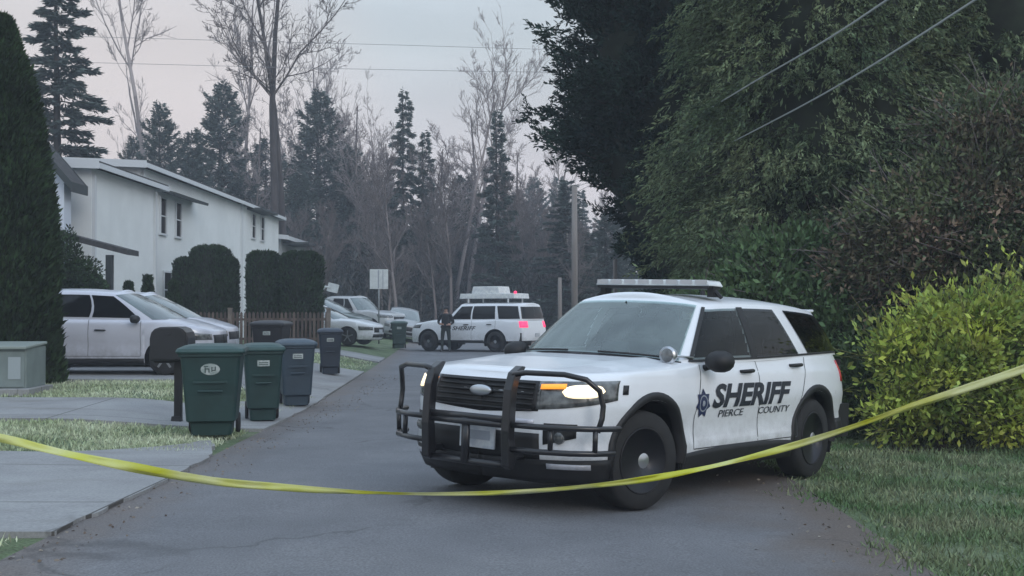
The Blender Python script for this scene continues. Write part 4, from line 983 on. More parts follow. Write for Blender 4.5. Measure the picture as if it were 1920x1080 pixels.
# keep grass off the driveways (strips above end short of them)
rs = np.random.default_rng(5)
n = 1500; x = np.concatenate([rs.normal(2.5, .45, n // 2), rs.normal(-3.0, .22, n // 2)]); y = rs.uniform(5.5, 30, n); z = H(x, y) + .024
V, F = leaves(np.stack([x, y, z], 1), np.stack([rs.normal(size=n), rs.normal(size=n), rs.normal(0, .12, n)], 1), rs.uniform(.012, .042, n), rs.uniform(.008, .024, n), rs)
LITTER = mat('fallen_leaf', (0.19, 0.15, 0.12), .9, island=.4, col2=(0.24, 0.22, 0.19), vscale=3)
tag(link('leaf_litter', np_mesh('leaf_litter', V, F, LITTER)), 'scattered dead leaves and grit along both road edges', 'fallen leaves', kind='stuff')

# ------------------------------------------------------------ patrol SUV
def seat_car(root, fx, fy, yaw, wb, tr=.83):
    f = Vector((math.cos(yaw), math.sin(yaw), 0)); l = Vector((-math.sin(yaw), math.cos(yaw), 0)); A = Vector((fx, fy, 0))
    g = lambda p: Hf(p.x, p.y)
    off = .016 if -4 < fx < 4 else .045
    FL, FR, RL, RR = g(A + l * tr), g(A - l * tr), g(A - f * wb + l * tr), g(A - f * wb - l * tr)
    pit = math.atan2((FL + FR - RL - RR) / 2, wb); rol = math.atan2((FL + RL - FR - RR) / 2, 2 * tr)
    X = (f * math.cos(pit) + Vector((0, 0, math.sin(pit)))).normalized(); Y = (l * math.cos(rol) + Vector((0, 0, math.sin(rol)))).normalized(); Z = X.cross(Y).normalized(); Y = Z.cross(X)
    root.rotation_euler = Matrix((X, Y, Z)).transposed().to_euler(); root.location = (fx, fy, (FL + FR) / 2 + off)
PS = thing('patrol_suv', (0, 0, 0), 0, 'white sheriff patrol SUV with black push bumper and roof light bar parked across the road', 'police car')
patrol_suv(PS); seat_car(PS, .30, 9.70, R(231.7), 3.025)

T = thing('patrol_suv', (0, 0, 0), 0, 'white sheriff SUV far down the road behind the dark clothed officer, equipment on its roof', 'police car')
tc_ = simple_car(T, TAHOE, WHITE, [(-1.0, -1.95, -1.52, -2.0), (-2.02, -3.05, -2.05, -2.98), (-3.22, -4.12, -3.05, -3.95)], style='steel', tail=REDLIT, handles=((-1.75, 1.05), (-2.8, 1.06)))
mb = MB(); mb.box((-2.45, 0, 2.16), (2.5, 1.2, .20), taper=.97); mb.box((-2.3, 0, 2.40), (1.25, .9, .28), taper=.93)
for xx in (-3.4, -1.6):
    for s_ in (1, -1): mb.box((xx, s_ * .55, 1.98), (.06, .06, .20))
mb.build('roof_rack', CLEARBAR, T, bevel=.02)
side_text(tc_, 'lettering', 'SHERIFF', -1.12, .84, .22, INK, T, 1, .3, .003, 1.35); badge(tc_, T, -.78, .92, .14, 1, BADGE, GREYINK)
mb = MB(); [mb.lathe([(.06, 2.26), (.06, 2.32), (.001, 2.36)], 10, 'z', (-3.66, y, 0)) for y in (.45,)]; mb.build('red_beacon', REDLIT, T, True)
seat_car(T, -2.81, 47.26, R(150), 3.07)
for q in T.children:
    if q.name.startswith('rim'): pass

S = thing('silver_crossover', (0, 0, 0), 0, 'silver family crossover parked nose to the road on the driveway beside the tall hedge tree', 'car')
simple_car(S, VAN, SILVER, [(-.50, -1.50, -1.22, -1.60), (-1.56, -2.55, -1.64, -2.45), (-2.68, -3.42, -2.55, -3.14)], handles=((-1.30, .90), (-2.35, .93)), cols=140)
seat_car(S, -6.95, 24.45, R(-1.5), 2.80)
S2 = thing('pale_hatchback', (0, 0, 0), 0, 'pale hatchback parked directly behind the silver crossover, its windscreen showing above the bonnet', 'car')
simple_car(S2, VAN, SILVER, [(-.50, -1.50, -1.22, -1.60), (-1.56, -2.55, -1.64, -2.45), (-2.68, -3.42, -2.55, -3.14)], handles=((-1.30, .90), (-2.35, .93)))
seat_car(S2, -7.42, 27.6, R(0), 2.80)
W = thing('white_sedan', (0, 0, 0), 0, 'white sedan parked nose toward the road just past the picket fence and hedges', 'car')
simple_car(W, SEDAN, WHITE, [(-1.0, -1.75, -1.58, -1.85), (-1.82, -2.6, -1.88, -2.4)], handles=((-1.55, .76), (-2.4, .78)))
seat_car(W, -5.75, 43.3, R(-14), 2.75)
K = thing('pickup_truck', (0, 0, 0), 0, 'pale grey pickup truck with dark windows parked beyond the white sedan', 'truck')
simple_car(K, PICK, mat('pale_grey_paint', (.46, .48, .50), .35, coat=.5, var=.1), [(-1.0, -1.62, -1.5, -1.66), (-1.67, -2.3, -1.7, -2.2)], handles=((-1.45, 1.05), (-2.1, 1.05)))
mb = MB(); mb.box((-3.6, .87, 1.27), (1.3, .08, .08)); mb.box((-3.6, -.87, 1.27), (1.3, .08, .08)); mb.box((-3.5, 0, 1.24), (1.4, 1.6, .03)); mb.build('bed_rail', BLACK, K)
seat_car(K, -6.0, 54.5, R(-28), 3.07)
DKGREEN = mat('dark_green_paint', (.03, .06, .055), .35, coat=.7)
GREYP = mat('grey_paint', (.30, .32, .34), .35, coat=.6)
MAROON = mat('maroon_paint', (.10, .012, .02), .3, coat=.8)
D = thing('dark_hatchback', (0, 0, 0), 0, 'dark green hatchback parked between the white sedan and the pickup', 'car')
simple_car(D, VAN, DKGREEN, [(-.50, -1.50, -1.22, -1.60), (-1.56, -2.55, -1.64, -2.45), (-2.68, -3.42, -2.55, -3.14)]); seat_car(D, -6.9, 49.5, R(-20), 2.8)
D = thing('grey_sedan', (0, 0, 0), 0, 'grey sedan facing the camera on the left road edge in front of the woods', 'car')
simple_car(D, SEDAN, GREYP, [(-1.0, -1.75, -1.58, -1.85), (-1.82, -2.6, -1.88, -2.4)]); seat_car(D, -5.15, 54.0, R(-86), 2.75)

# ------------------------------------------------------------ officer
def make_person(x, y, face, label):
    N = {'pelvis': (0, 0, .97), 'waist': (0, .01, 1.08), 'chest': (0, 0, 1.28), 'neckb': (0, .01, 1.45), 'neck': (0, 0, 1.53), 'head': (0, -.015, 1.62), 'crown': (0, .0, 1.71),
         'shL': (.19, .01, 1.42), 'elL': (.30, .03, 1.16), 'wrL': (.20, -.15, 1.06), 'haL': (.13, -.19, 1.06),
         'shR': (-.19, .01, 1.42), 'elR': (-.30, .03, 1.16), 'wrR': (-.20, -.15, 1.08), 'haR': (-.13, -.19, 1.08),
         'hpL': (.10, 0, .93), 'knL': (.13, -.02, .52), 'anL': (.15, .02, .10), 'toL': (.17, -.14, .04), 'heL': (.15, .05, .05),
         'hpR': (-.10, 0, .93), 'knR': (-.13, -.02, .52), 'anR': (-.15, .02, .10), 'toR': (-.17, -.14, .04), 'heR': (-.15, .05, .05)}
    Rr = {'pelvis': (.17, .12), 'waist': (.165, .12), 'chest': (.20, .135), 'neckb': (.11, .085), 'neck': (.058, .058), 'head': (.078, .095), 'crown': (.06, .075),
          'sh': (.075, .075), 'el': (.052, .052), 'wr': (.036, .036), 'ha': (.042, .025), 'hp': (.105, .105), 'kn': (.070, .070), 'an': (.052, .055), 'to': (.045, .035), 'he': (.045, .04)}
    E_ = [('pelvis', 'waist'), ('waist', 'chest'), ('chest', 'neckb'), ('neckb', 'neck'), ('neck', 'head'), ('head', 'crown')]
    for s_ in 'LR': E_ += [('neckb', 'sh' + s_), ('sh' + s_, 'el' + s_), ('el' + s_, 'wr' + s_), ('wr' + s_, 'ha' + s_), ('pelvis', 'hp' + s_), ('hp' + s_, 'kn' + s_), ('kn' + s_, 'an' + s_), ('an' + s_, 'to' + s_), ('an' + s_, 'he' + s_)]
    pts = {k: Vector(v) for k, v in N.items()}; names = list(N)
    # five fingers on each hand
    for s_, sx in (('L', 1), ('R', -1)):
        w = pts['ha' + s_]
        for k, (dz, ln) in enumerate(((.024, .055), (.010, .065), (-.004, .062), (-.018, .048))):
            a = 'f%d%s' % (k, s_); b = 'g%d%s' % (k, s_); pts[a] = w + Vector((-sx * .045, -.004, dz)); pts[b] = w + Vector((-sx * (.045 + ln * .6), .018, dz - .012)); Rr[a] = (.010, .010); Rr[b] = (.007, .007)
            names += [a, b]; E_ += [('ha' + s_, a), (a, b)]
        a = 't' + s_; pts[a] = w + Vector((-sx * .02, -.015, .055)); Rr[a] = (.009, .009); names.append(a); E_.append(('wr' + s_, a))
    me = bpy.data.meshes.new('person'); ix = {n: i for i, n in enumerate(names)}
    me.from_pydata([pts[n] for n in names], [(ix[a], ix[b]) for a, b in E_], []); o = bpy.data.objects.new('person', me); COL.objects.link(o)
    o.modifiers.new('skin', 'SKIN'); ss = o.modifiers.new('sub', 'SUBSURF'); ss.levels = 2; ss.render_levels = 2
    for n in names:
        r = Rr.get(n) or Rr[n[:-1]]; v = me.skin_vertices[0].data[ix[n]]; v.radius = r
    me.skin_vertices[0].data[0].use_root = True
    dg = bpy.context.evaluated_depsgraph_get(); dg.update(); m2 = bpy.data.meshes.new_from_object(o.evaluated_get(dg)); bpy.data.objects.remove(o)
    SKIN = mat('skin', (.42, .26, .20), .6); UNI = mat('dark_uniform', (.012, .016, .020), .8, var=.3, vscale=10); BOOT = mat('boot_black', (.008, .008, .008), .5)
    TRO = mat('dark_green_trousers', (.018, .028, .026), .85)
    m2.materials.clear(); [m2.materials.append(q) for q in (UNI, SKIN, TRO, BOOT)]
    for p in m2.polygons:
        c = p.center; p.use_smooth = True
        p.material_index = 1 if (c.z > 1.50 or (c.y < -.16 and .95 < c.z < 1.2)) else 3 if c.z < .14 else 2 if c.z < .98 else 0
    root = tag(bpy.data.objects.new('person', m2), label, 'person'); COL.objects.link(root)
    root.location = (x, y, Hf(x, y) + .018); root.rotation_euler = (0, 0, face)
    hr = MB(); hr.lathe([(.001, 1.775), (.05, 1.765), (.085, 1.725), (.096, 1.67), (.085, 1.655), (.07, 1.66)], 18, 'z', (0, .012, 0)); hr.build('dark_cap', BLACK, root, True)
    hr = MB(); hr.box((0, -.105, 1.668), (.13, .09, .012)); hr.build('cap_brim', BLACK, root, bevel=.004)
    f = MB(); f.lathe([(.016, 0), (.012, .02), (.001, .028)], 8, 'y', (0, -.135, 1.605)); f.build('nose', SKIN, root, True)
    f = MB(); [f.box((s_ * .032, -.105, 1.64), (.022, .01, .01)) for s_ in (1, -1)]; f.build('eyes', BLACK, root)
    f = MB(); f.box((0, -.105, 1.565), (.045, .01, .008)); f.build('mouth', mat('lip', (.25, .1, .09), .6), root)
    b = MB(); b.lathe([(.168, .985), (.176, .99), (.176, 1.035), (.166, 1.04)], 22, 'z'); b.box((.17, -.03, .96), (.05, .09, .14)); b.box((-.17, 0, .98), (.05, .08, .09)); bo = b.build('duty_belt', BLACK, root, True)
    bo.scale = (1, .78, 1)
    return root
make_person(-2.55, 45.2, R(-6), 'officer in dark uniform and cap, hands at belt, in front of the far sheriff SUV')

# ------------------------------------------------------------ caution tape
tp = [(-420, 752), (-180, 786), (0, 820), (75, 838), (150, 855), (270, 879), (400, 901), (510, 911), (620, 919), (740, 924), (850, 925), (975, 921), (1100, 911), (1200, 899), (1300, 881), (1400, 858), (1500, 831), (1600, 799), (1700, 764), (1810, 728), (1920, 691), (2150, 606), (2380, 515)]
Yt = lambda px: 7.35 - .00045 * (px - 400)
ctl = np.array([((px - 960) / 2200 * Yt(px), Yt(px), 1.53 - (py - 576) / 2200 * Yt(px)) for px, py in tp]); dn = cr_dense(ctl, 14)
P = []; s_ = 0; L_ = 0
for i, p in enumerate(dn):
    d = unit(dn[min(i + 1, len(dn) - 1)] - dn[max(i - 1, 0)]); upv = np.array([0, 0, 1.]); sd_ = unit(np.cross(d, upv)); u = unit(np.cross(sd_, d))
    if i: L_ += np.linalg.norm(p - dn[i - 1])
    fold = .55 + .30 * math.exp(-((p[0] + 2.6) / 1.1) ** 2) + .10 * math.exp(-((p[0] - 3.1) / 1.0) ** 2) - .12 * math.exp(-((p[0] + .3) / .9) ** 2)
    tw = .75 * math.sin(L_ * 1.9 + 1.3 * math.sin(L_ * .9)) + .35 * math.sin(L_ * 4.7 + 1)
    w = .074 * fold; a = u * math.cos(tw) + sd_ * math.sin(tw)
    c_ = sd_ * (.016 * math.sin(L_ * 5.3) + .010 * math.sin(L_ * 13)) + u * .006 * math.sin(L_ * 9)
    P.append([tuple(p - a * w / 2), tuple(p - a * w * .2 + sd_ * .005), tuple(p + c_), tuple(p + a * w * .25 - sd_ * .004), tuple(p + a * w / 2)])
mb = MB(); mb.grid(P)
TAPE = mat('yellow_tape', (0.62, 0.64, 0.03), .3, coat=.5, col2=(0.74, 0.76, 0.38), vscale=2.6, trans=.22, detail=2)
o = mb.build('caution_tape', TAPE, smooth=True); sm = o.modifiers.new('thick', 'SOLIDIFY'); sm.thickness = .0006
tag(o, 'long yellow caution tape sagging across the whole road in front of everything', 'caution tape')

# ------------------------------------------------------------ wheeled bins
def rrect(w, d, r, z, n=5, cx=0, cy=0):
    P = []
    for qx, qy, a0 in ((1, 1, 0), (-1, 1, 90), (-1, -1, 180), (1, -1, 270)):
        for i in range(n + 1):
            a = R(a0 + 90 * i / n); P.append((cx + qx * (w / 2 - r) + r * math.cos(a), cy + qy * (d / 2 - r) + r * math.sin(a), z))
    return P
STICK = mat('sticker_white', (.46, .50, .49), .5, col2=(.25, .31, .30), vscale=22)
def make_bin(label, colr, w, d, h, logo, x, y, rz, name='wheeled_bin', group='wheeled bins put out along the road', tilt=0):
    m = mat('bin_%d_%d_%d' % tuple(int(c * 1000) for c in colr), colr, .55, var=.25, vscale=3, bump=.1, bscale=8); dark = BLACK
    lidm = mat('binlid_%d_%d_%d' % tuple(int(c * 1000) for c in colr), tuple(min(1, c * 1.5 + .012) for c in colr), .5, var=.2, vscale=4)
    t = thing(name, (x, y, Hf(x, y) + (.016 if x > xL(y) else .045)), rz, label, 'rubbish bin', group)
    b = MB()
    b.loft([rrect(w * .60, d * .55, .05, .02, cy=-.01), rrect(w * .63, d * .58, .05, .17, cy=-.01), rrect(w * .74, d * .74, .05, .20, cy=-.01), rrect(w * .80, d * .80, .05, h * .45), rrect(w * .90, d * .92, .06, h * .86), rrect(w * .90, d * .92, .06, h * .865), rrect(w * .97, d * .98, .06, h * .87), rrect(w * .97, d * .98, .06, h * .915), rrect(w * .92, d * .93, .06, h * .92)])
    b.build('body', m, t, False, bevel=.004)
    b = MB(); b.box((0, -d * .455, h * .60), (w * .5, .02, .03)); b.tube([(-w * .18, -d * .46, h * .50), (w * .18, -d * .46, h * .50)], .014, 8); b.build('lift_bar', m, t)
    b = MB(); b.loft([rrect(w * 1.02, d * 1.04, .07, h * .905), rrect(w * 1.04, d * 1.06, .07, h * .925), rrect(w * 1.0, d * 1.02, .08, h * .955), rrect(w * .82, d * .86, .12, h * .985), rrect(w * .55, d * .6, .12, h * 1.0)]); b.build('lid', lidm, t, False, bevel=.004)
    b = MB(); b.tube([(-w * .36, d * .50, h * .86), (-w * .36, d * .60, h * .90), (w * .36, d * .60, h * .90), (w * .36, d * .50, h * .86)], .016, 8); b.build('handle', lidm, t, True)
    for s_ in (1, -1):
        b = MB(); b.lathe([(.05, -.025), (.12, -.025), (.13, -.015), (.13, .015), (.12, .025), (.05, .025)], 20, 'x', (s_ * w * .36, d * .34, .13)); b.build('wheel', RUBBER, t, True)
    if logo == 'oval':
        b = MB(); k = 22; yy = lambda zz: -(d * .80 / 2 + (d * .12 / 2) * (zz - h * .45) / (h * .41)) - .004
        z0 = h * .735; P = [(.115 * math.cos(2 * math.pi * i / k), .07 * math.sin(2 * math.pi * i / k)) for i in range(k)]
        b.add([(u, yy(z0 + v), z0 + v) for u, v in P], [tuple(range(k))[::-1]]); lg = b.build('round_logo', STICK, t)
        b = MB()
        for u0, v0, ww, hh in ((-.06, -.01, .012, .07), (-.03, .005, .04, .012), (-.015, -.015, .012, .05), (.02, 0, .012, .06), (.045, -.012, .035, .012), (.06, .01, .012, .05), (-.05, .035, .05, .01)): b.box((u0, yy(z0 + v0) - .002, z0 + v0), (ww, .003, hh))
        b.build('logo_mark', m, lg)
    else:
        b = MB(); yy = -(d * .80 / 2 + (d * .12 / 2) * (.30) / (.41)) - .005; b.box((0, yy, h * .75), (.17, .006, .085), (R(-4), 0, 0)); lg = b.build('sticker', STICK, t, bevel=.002)
        b = MB(); [b.box((0, yy - .004, h * .75 + q), (.13, .003, .012), (R(-4), 0, 0)) for q in (-.02, .008)]; b.build('sticker_line', m, lg)
    return t
GREEN = (.011, .043, .041); BLUEG = (.030, .052, .075); NAVY = (.018, .030, .050)
make_bin('large dark green wheeled bin with a pale round logo, nearest of the row', GREEN, .80, .84, 1.14, 'oval', -3.74, 14.35 + .35, R(9))
make_bin('dark green wheeled bin half hidden behind the nearest bin, white sticker', GREEN, .60, .80, 1.12, 'rect', -3.62, 16.75 + .3, R(14))
make_bin('blue grey wheeled bin with a pale sticker, third along the road edge', BLUEG, .64, .80, 1.14, 'rect', -3.70, 20.1, R(16))
make_bin('dark navy wheeled bin standing alone past the blue grey bin', NAVY, .60, .74, 1.12, 'rect', -4.40, 28.4, R(10))
make_bin('black wheeled bin set back on the driveway behind the green bins', (.012, .012, .016), .78, .80, 1.13, 'rect', -5.45, 26.6, R(-6))
make_bin('small far green wheeled bin with a white label beside the parked cars', (.03, .06, .055), .66, .72, 1.08, 'rect', -4.42, 46.0, R(5))

# ------------------------------------------------------------ mailbox, transformer, signs
t = thing('mailbox', (-4.60, 16.2, Hf(-4.62, 16.2)), R(4), 'black box mailbox on a dark post to the left of the nearest green bin', 'mailbox')
DKM = mat('mailbox_black', (.012, .013, .018), .45, coat=.2, var=.3, vscale=5)
mb = MB(); mb.box((0, 0, .42), (.10, .10, .90)); mb.box((-.12, 0, .86), (.42, .09, .04)); mb.box((-.02, 0, .06), (.15, .15, .10), taper=.8); mb.build('post', BLACK, t, bevel=.006)
mb = MB(); sec = [(.255, .0), (.255, .30), (.235, .38), (.19, .43), (.12, .455), (-.12, .455), (-.19, .43), (-.235, .38), (-.255, .30), (-.255, 0)]
mb.loft([[(-.08 + a, -.25, .885 + b) for a, b in sec], [(-.08 + a, .28, .885 + b) for a, b in sec]]); mb.build('box', DKM, t, bevel=.008)
mb = MB(); sec2 = [(a * .9, .02 + b * .92) for a, b in sec]; mb.loft([[(-.08 + a, -.268, .885 + b) for a, b in sec2], [(-.08 + a, -.252, .885 + b) for a, b in sec2]]); mb.box((-.08, -.275, 1.24), (.06, .015, .02)); mb.build('door', DKM, t, bevel=.003)
UTG = mat('utility_green', (.20, .245, .24), .6, var=.2, vscale=3)
t = thing('transformer_box', (-8.55, 19.5, Hf(-8.55, 19.5)), R(3), 'pale grey green metal utility box standing on grass below the tall hedge tree', 'utility box')
mb = MB(); mb.box((0, 0, .05), (1.45, 1.15, .12)); mb.build('base_pad', M_CONC, t, bevel=.01)
mb = MB(); mb.box((0, .05, .44), (1.25, .92, .68)); mb.build('cabinet', UTG, t, bevel=.02)
mb = MB(); mb.box((0, 0, .80), (1.30, 1.02, .05), (R(3), 0, 0)); mb.build('top_lid', mat('utility_top', (.26, .30, .28), .6), t, bevel=.015)
mb = MB(); mb.box((-.32, -.42, .42), (.56, .02, .58)); mb.box((.32, -.42, .42), (.56, .02, .58)); dd = mb.build('door', UTG, t, bevel=.008)
mb = MB(); mb.box((.44, -.437, .44), (.20, .006, .36)); mb.build('pale_panel', mat('pale_panel', (.33, .38, .40), .5), dd)
SIGNM = mat('sign_face', (.62, .66, .66), .5, var=.15, vscale=6)
t = thing('road_sign', (-5.4, 47.6, Hf(-5.4, 47.6)), R(8), 'square white sign with two grey stripes on a thin post in front of the woods', 'sign')
mb = MB(); mb.tube([(0, .03, 0), (0, .03, 3.0)], .03, 8); mb.build('post', mat('galvanised', (.25, .27, .28), .5, metal=.4), t, True)
mb = MB(); mb.box((0, 0, 2.62), (.74, .03, .80)); f_ = mb.build('sign_panel', SIGNM, t, bevel=.01); mb = MB(); mb.box((-.02, -.018, 2.62), (.05, .004, .74)); mb.box((.16, -.018, 2.62), (.03, .004, .74)); mb.build('stripe', GREYINK, f_)
t = thing('board_on_post', (-7.05, 45.0, Hf(-7.05, 45.0)), R(5), 'small white board on a bent white post above the white sedan', 'sign')
mb = MB(); mb.tube([(-.28, 0, 0), (-.28, 0, 1.7), (-.25, 0, 2.05), (-.1, 0, 2.2), (.1, 0, 2.15)], .045, 8); mb.build('post', SIGNM, t, True)
mb = MB(); mb.box((.18, 0, 2.15), (.42, .04, .34), (0, R(14), 0)); mb.build('board', SIGNM, t, bevel=.01)

# ------------------------------------------------------------ houses on the left
def siding(name, c, c2, sc_=1.0):
    m = bpy.data.materials.new(name); m.use_nodes = True; nt = m.node_tree; L = nt.links; b = nt.nodes['Principled BSDF']
    t = nt.nodes.new('ShaderNodeTexCoord'); w = nt.nodes.new('ShaderNodeTexWave'); w.bands_direction = 'Z'; w.wave_profile = 'SAW'; w.inputs['Scale'].default_value = 1.05
    L.new(t.outputs['Object'], w.inputs['Vector']); n = nt.nodes.new('ShaderNodeTexNoise'); n.inputs['Scale'].default_value = .8; n.inputs['Detail'].default_value = 5; L.new(t.outputs['Object'], n.inputs['Vector'])
    r = nt.nodes.new('ShaderNodeValToRGB'); r.color_ramp.elements[0].position = .35; r.color_ramp.elements[1].position = .65; r.color_ramp.elements[0].color = (*c2, 1); r.color_ramp.elements[1].color = (*c, 1); L.new(n.outputs['Fac'], r.inputs[0]); L.new(r.outputs[0], b.inputs['Base Color'])
    bp = nt.nodes.new('ShaderNodeBump'); bp.inputs['Strength'].default_value = .35; bp.inputs['Distance'].default_value = .02; L.new(w.outputs['Fac'], bp.inputs['Height']); L.new(bp.outputs[0], b.inputs['Normal']); b.inputs['Roughness'].default_value = .8; return m
SID1 = siding('siding_white', (.78, .81, .82), (.70, .73, .74)); SID2 = siding('siding_blue_white', (.64, .69, .78), (.58, .63, .72)); SID3 = siding('siding_grey', (.40, .42, .44), (.36, .38, .40))
ROOFM = mat('roof_shingle', (.07, .07, .075), .9, var=.4, vscale=9, bump=.5, bscale=20); FASC = mat('fascia_white', (.62, .65, .68), .6); FASD = mat('fascia_dark', (.04, .05, .055), .7)
WFR = mat('window_frame_white', (.6, .63, .66), .5)
def gable(root, x0, x1, y0, y1, zg, ze, pitch, axis, wallm, over=.35, fas=FASC, soff=.22):
    """walls and pitched roof; axis is the direction of the ridge"""
    mb = MB(); z0 = zg - .3
    if axis == 'y': rid = ze + (x1 - x0) / 2 * pitch; P0 = [(x0, y0, z0), (x1, y0, z0), (x1, y0, ze), ((x0 + x1) / 2, y0, rid), (x0, y0, ze)]; P1 = [(a, y1, c) for a, b, c in P0]
    else: rid = ze + (y1 - y0) / 2 * pitch; P0 = [(x0, y0, z0), (x0, y1, z0), (x0, y1, ze), (x0, (y0 + y1) / 2, rid), (x0, y0, ze)]; P1 = [(x1, b, c) for a, b, c in P0]
    mb.loft([P0, P1]); mb.build('wall', wallm, root)
    r = MB(); th = .16
    if axis == 'y':
        xc = (x0 + x1) / 2
        for s_, xe in ((1, x1 + over), (-1, x0 - over)):
            ee = rid - abs(xe - xc) * pitch; r.add([(xc, y0 - over, rid + .03), (xe, y0 - over, ee + .03), (xe, y1 + over, ee + .03), (xc, y1 + over, rid + .03), (xc, y0 - over, rid + th), (xe, y0 - over, ee + th), (xe, y1 + over, ee + th), (xc, y1 + over, rid + th)], [(0, 1, 2, 3), (4, 7, 6, 5), (0, 4, 5, 1), (1, 5, 6, 2), (2, 6, 7, 3)])
    else:
        yc = (y0 + y1) / 2
        for s_, ye in ((1, y1 + over), (-1, y0 - over)):
            ee = rid - abs(ye - yc) * pitch; r.add([(x0 - over, yc, rid + .03), (x0 - over, ye, ee + .03), (x1 + over, ye, ee + .03), (x1 + over, yc, rid + .03), (x0 - over, yc, rid + th), (x0 - over, ye, ee + th), (x1 + over, ye, ee + th), (x1 + over, yc, rid + th)], [(0, 1, 2, 3), (4, 7, 6, 5), (0, 4, 5, 1), (1, 5, 6, 2), (2, 6, 7, 3)])
    ro = r.build('roof', ROOFM, root); f = MB()
    if axis == 'y':
        xc = (x0 + x1) / 2
        for xe, s_ in ((x1 + over, 1), (x0 - over, -1)):
            ee = rid - abs(xe - xc) * pitch; f.box((xe + s_ * .015, (y0 + y1) / 2, ee + .03), (.03, y1 - y0 + 2 * over + .06, soff))
            for yy in (y0 - over - .015, y1 + over + .015): f.add([(xc, yy - .015, rid + th + .02), (xe, yy - .015, ee + th + .02), (xe, yy - .015, ee - .06), (xc, yy - .015, rid - .06), (xc, yy + .012, rid + th + .02), (xe, yy + .012, ee + th + .02), (xe, yy + .012, ee - .06), (xc, yy + .012, rid - .06)], [(0, 1, 2, 3), (7, 6, 5, 4), (0, 4, 5, 1), (3, 2, 6, 7), (1, 5, 6, 2)])
    else:
        yc = (y0 + y1) / 2
        for ye, s_ in ((y1 + over, 1), (y0 - over, -1)):
            ee = rid - abs(ye - yc) * pitch; f.box(((x0 + x1) / 2, ye + s_ * .015, ee + .03), (x1 - x0 + 2 * over + .06, .03, soff))
            for xx in (x0 - over - .015, x1 + over + .015): f.add([(xx - .015, yc, rid + th + .02), (xx - .015, ye, ee + th + .02), (xx - .015, ye, ee - .06), (xx - .015, yc, rid - .06), (xx + .012, yc, rid + th + .02), (xx + .012, ye, ee + th + .02), (xx + .012, ye, ee - .06), (xx + .012, yc, rid - .06)], [(0, 1, 2, 3), (7, 6, 5, 4), (0, 4, 5, 1), (3, 2, 6, 7), (1, 5, 6, 2)])
    f.build('fascia', fas, ro); return ro
def win_x(root, x, yc, zc, w, h, name='window'):      # window in a wall facing +X
    f = MB(); t_ = .07
    f.box((x + .03, yc - w / 2, zc), (.06, t_, h + t_)); f.box((x + .03, yc + w / 2, zc), (.06, t_, h + t_)); f.box((x + .031, yc, zc + h / 2), (.065, w + t_ * 2, t_)); f.box((x + .04, yc, zc - h / 2), (.09, w + t_ * 2.4, t_)); f.box((x + .025, yc, zc), (.04, w, .04))
    o_ = f.build(name, WFR, root); g = MB(); g.box((x + .012, yc, zc), (.02, w - t_ * .6, h - t_ * .6)); g.build('pane', GLASS, o_)
# near gabled house, mostly behind the tall hedge
h1 = thing('gabled_house', (-15.0, 33, .15), 0, 'blue white house with a steep dark roof edge just behind the tall hedge tree', 'house')
for f_ in (0,): pass
def shift(root):
    for ch in root.children_recursive if hasattr(root, 'children_recursive') else []: pass
def local(root, fn, *a, **k): return fn(root, *a, **k)
OX, OY, OZ = -15.0, 33.0, .15
gable(h1, -18.3 - OX, -11.85 - OX, 31.0 - OY, 31.5 - OY, 0, 5.0 - OZ, 1.15, 'y', SID2, .30, FASD, .26)
for wx in (-13.6, -15.6):
    f = MB(); f.box((wx - OX, 30.97 - OY, 3.6), (1.1, .06, 1.3)); w_ = f.build('window', WFR, h1); g = MB(); g.box((wx - OX, 30.95 - OY, 3.6), (.96, .05, 1.16)); g.build('pane', GLASS, w_)
po = MB(); po.add([(-12.3 - OX, 30.0 - OY, 3.35), (-9.85 - OX, 30.0 - OY, 2.72), (-9.85 - OX, 30.95 - OY, 2.72), (-12.3 - OX, 30.95 - OY, 3.35), (-12.3 - OX, 30.0 - OY, 3.5), (-9.85 - OX, 30.0 - OY, 2.86), (-9.85 - OX, 30.95 - OY, 2.86), (-12.3 - OX, 30.95 - OY, 3.5)], [(3, 2, 1, 0), (4, 5, 6, 7), (0, 1, 5, 4), (1, 2, 6, 5), (2, 3, 7, 6), (3, 0, 4, 7)])
pr = po.build('porch_roof', ROOFM, h1)
for yy in (30.2,): b_ = MB(); b_.box((-10.36 - OX, yy - OY, 1.35), (.16, .16, 2.75)); b_.build('porch_post', FASD, h1)
# middle unit
OX, OY, OZ = -15.5, 35, .15
h2 = thing('white_house', (OX, OY, OZ), 0, 'white two storey house with a blank side wall, standing behind the silver cars', 'house')
gable(h2, -19.6 - OX, -11.7 - OX, 32.6 - OY, 38.5 - OY, 0, 5.42 - OZ, .04, 'y', SID1, .32, FASC, .15)
b_ = MB(); b_.box((-11.66 - OX, 32.7 - OY, 2.6), (.10, .12, 5.0)); b_.box((-11.66 - OX, 38.3 - OY, 2.6), (.10, .12, 5.0)); b_.build('corner_board', WFR, h2)
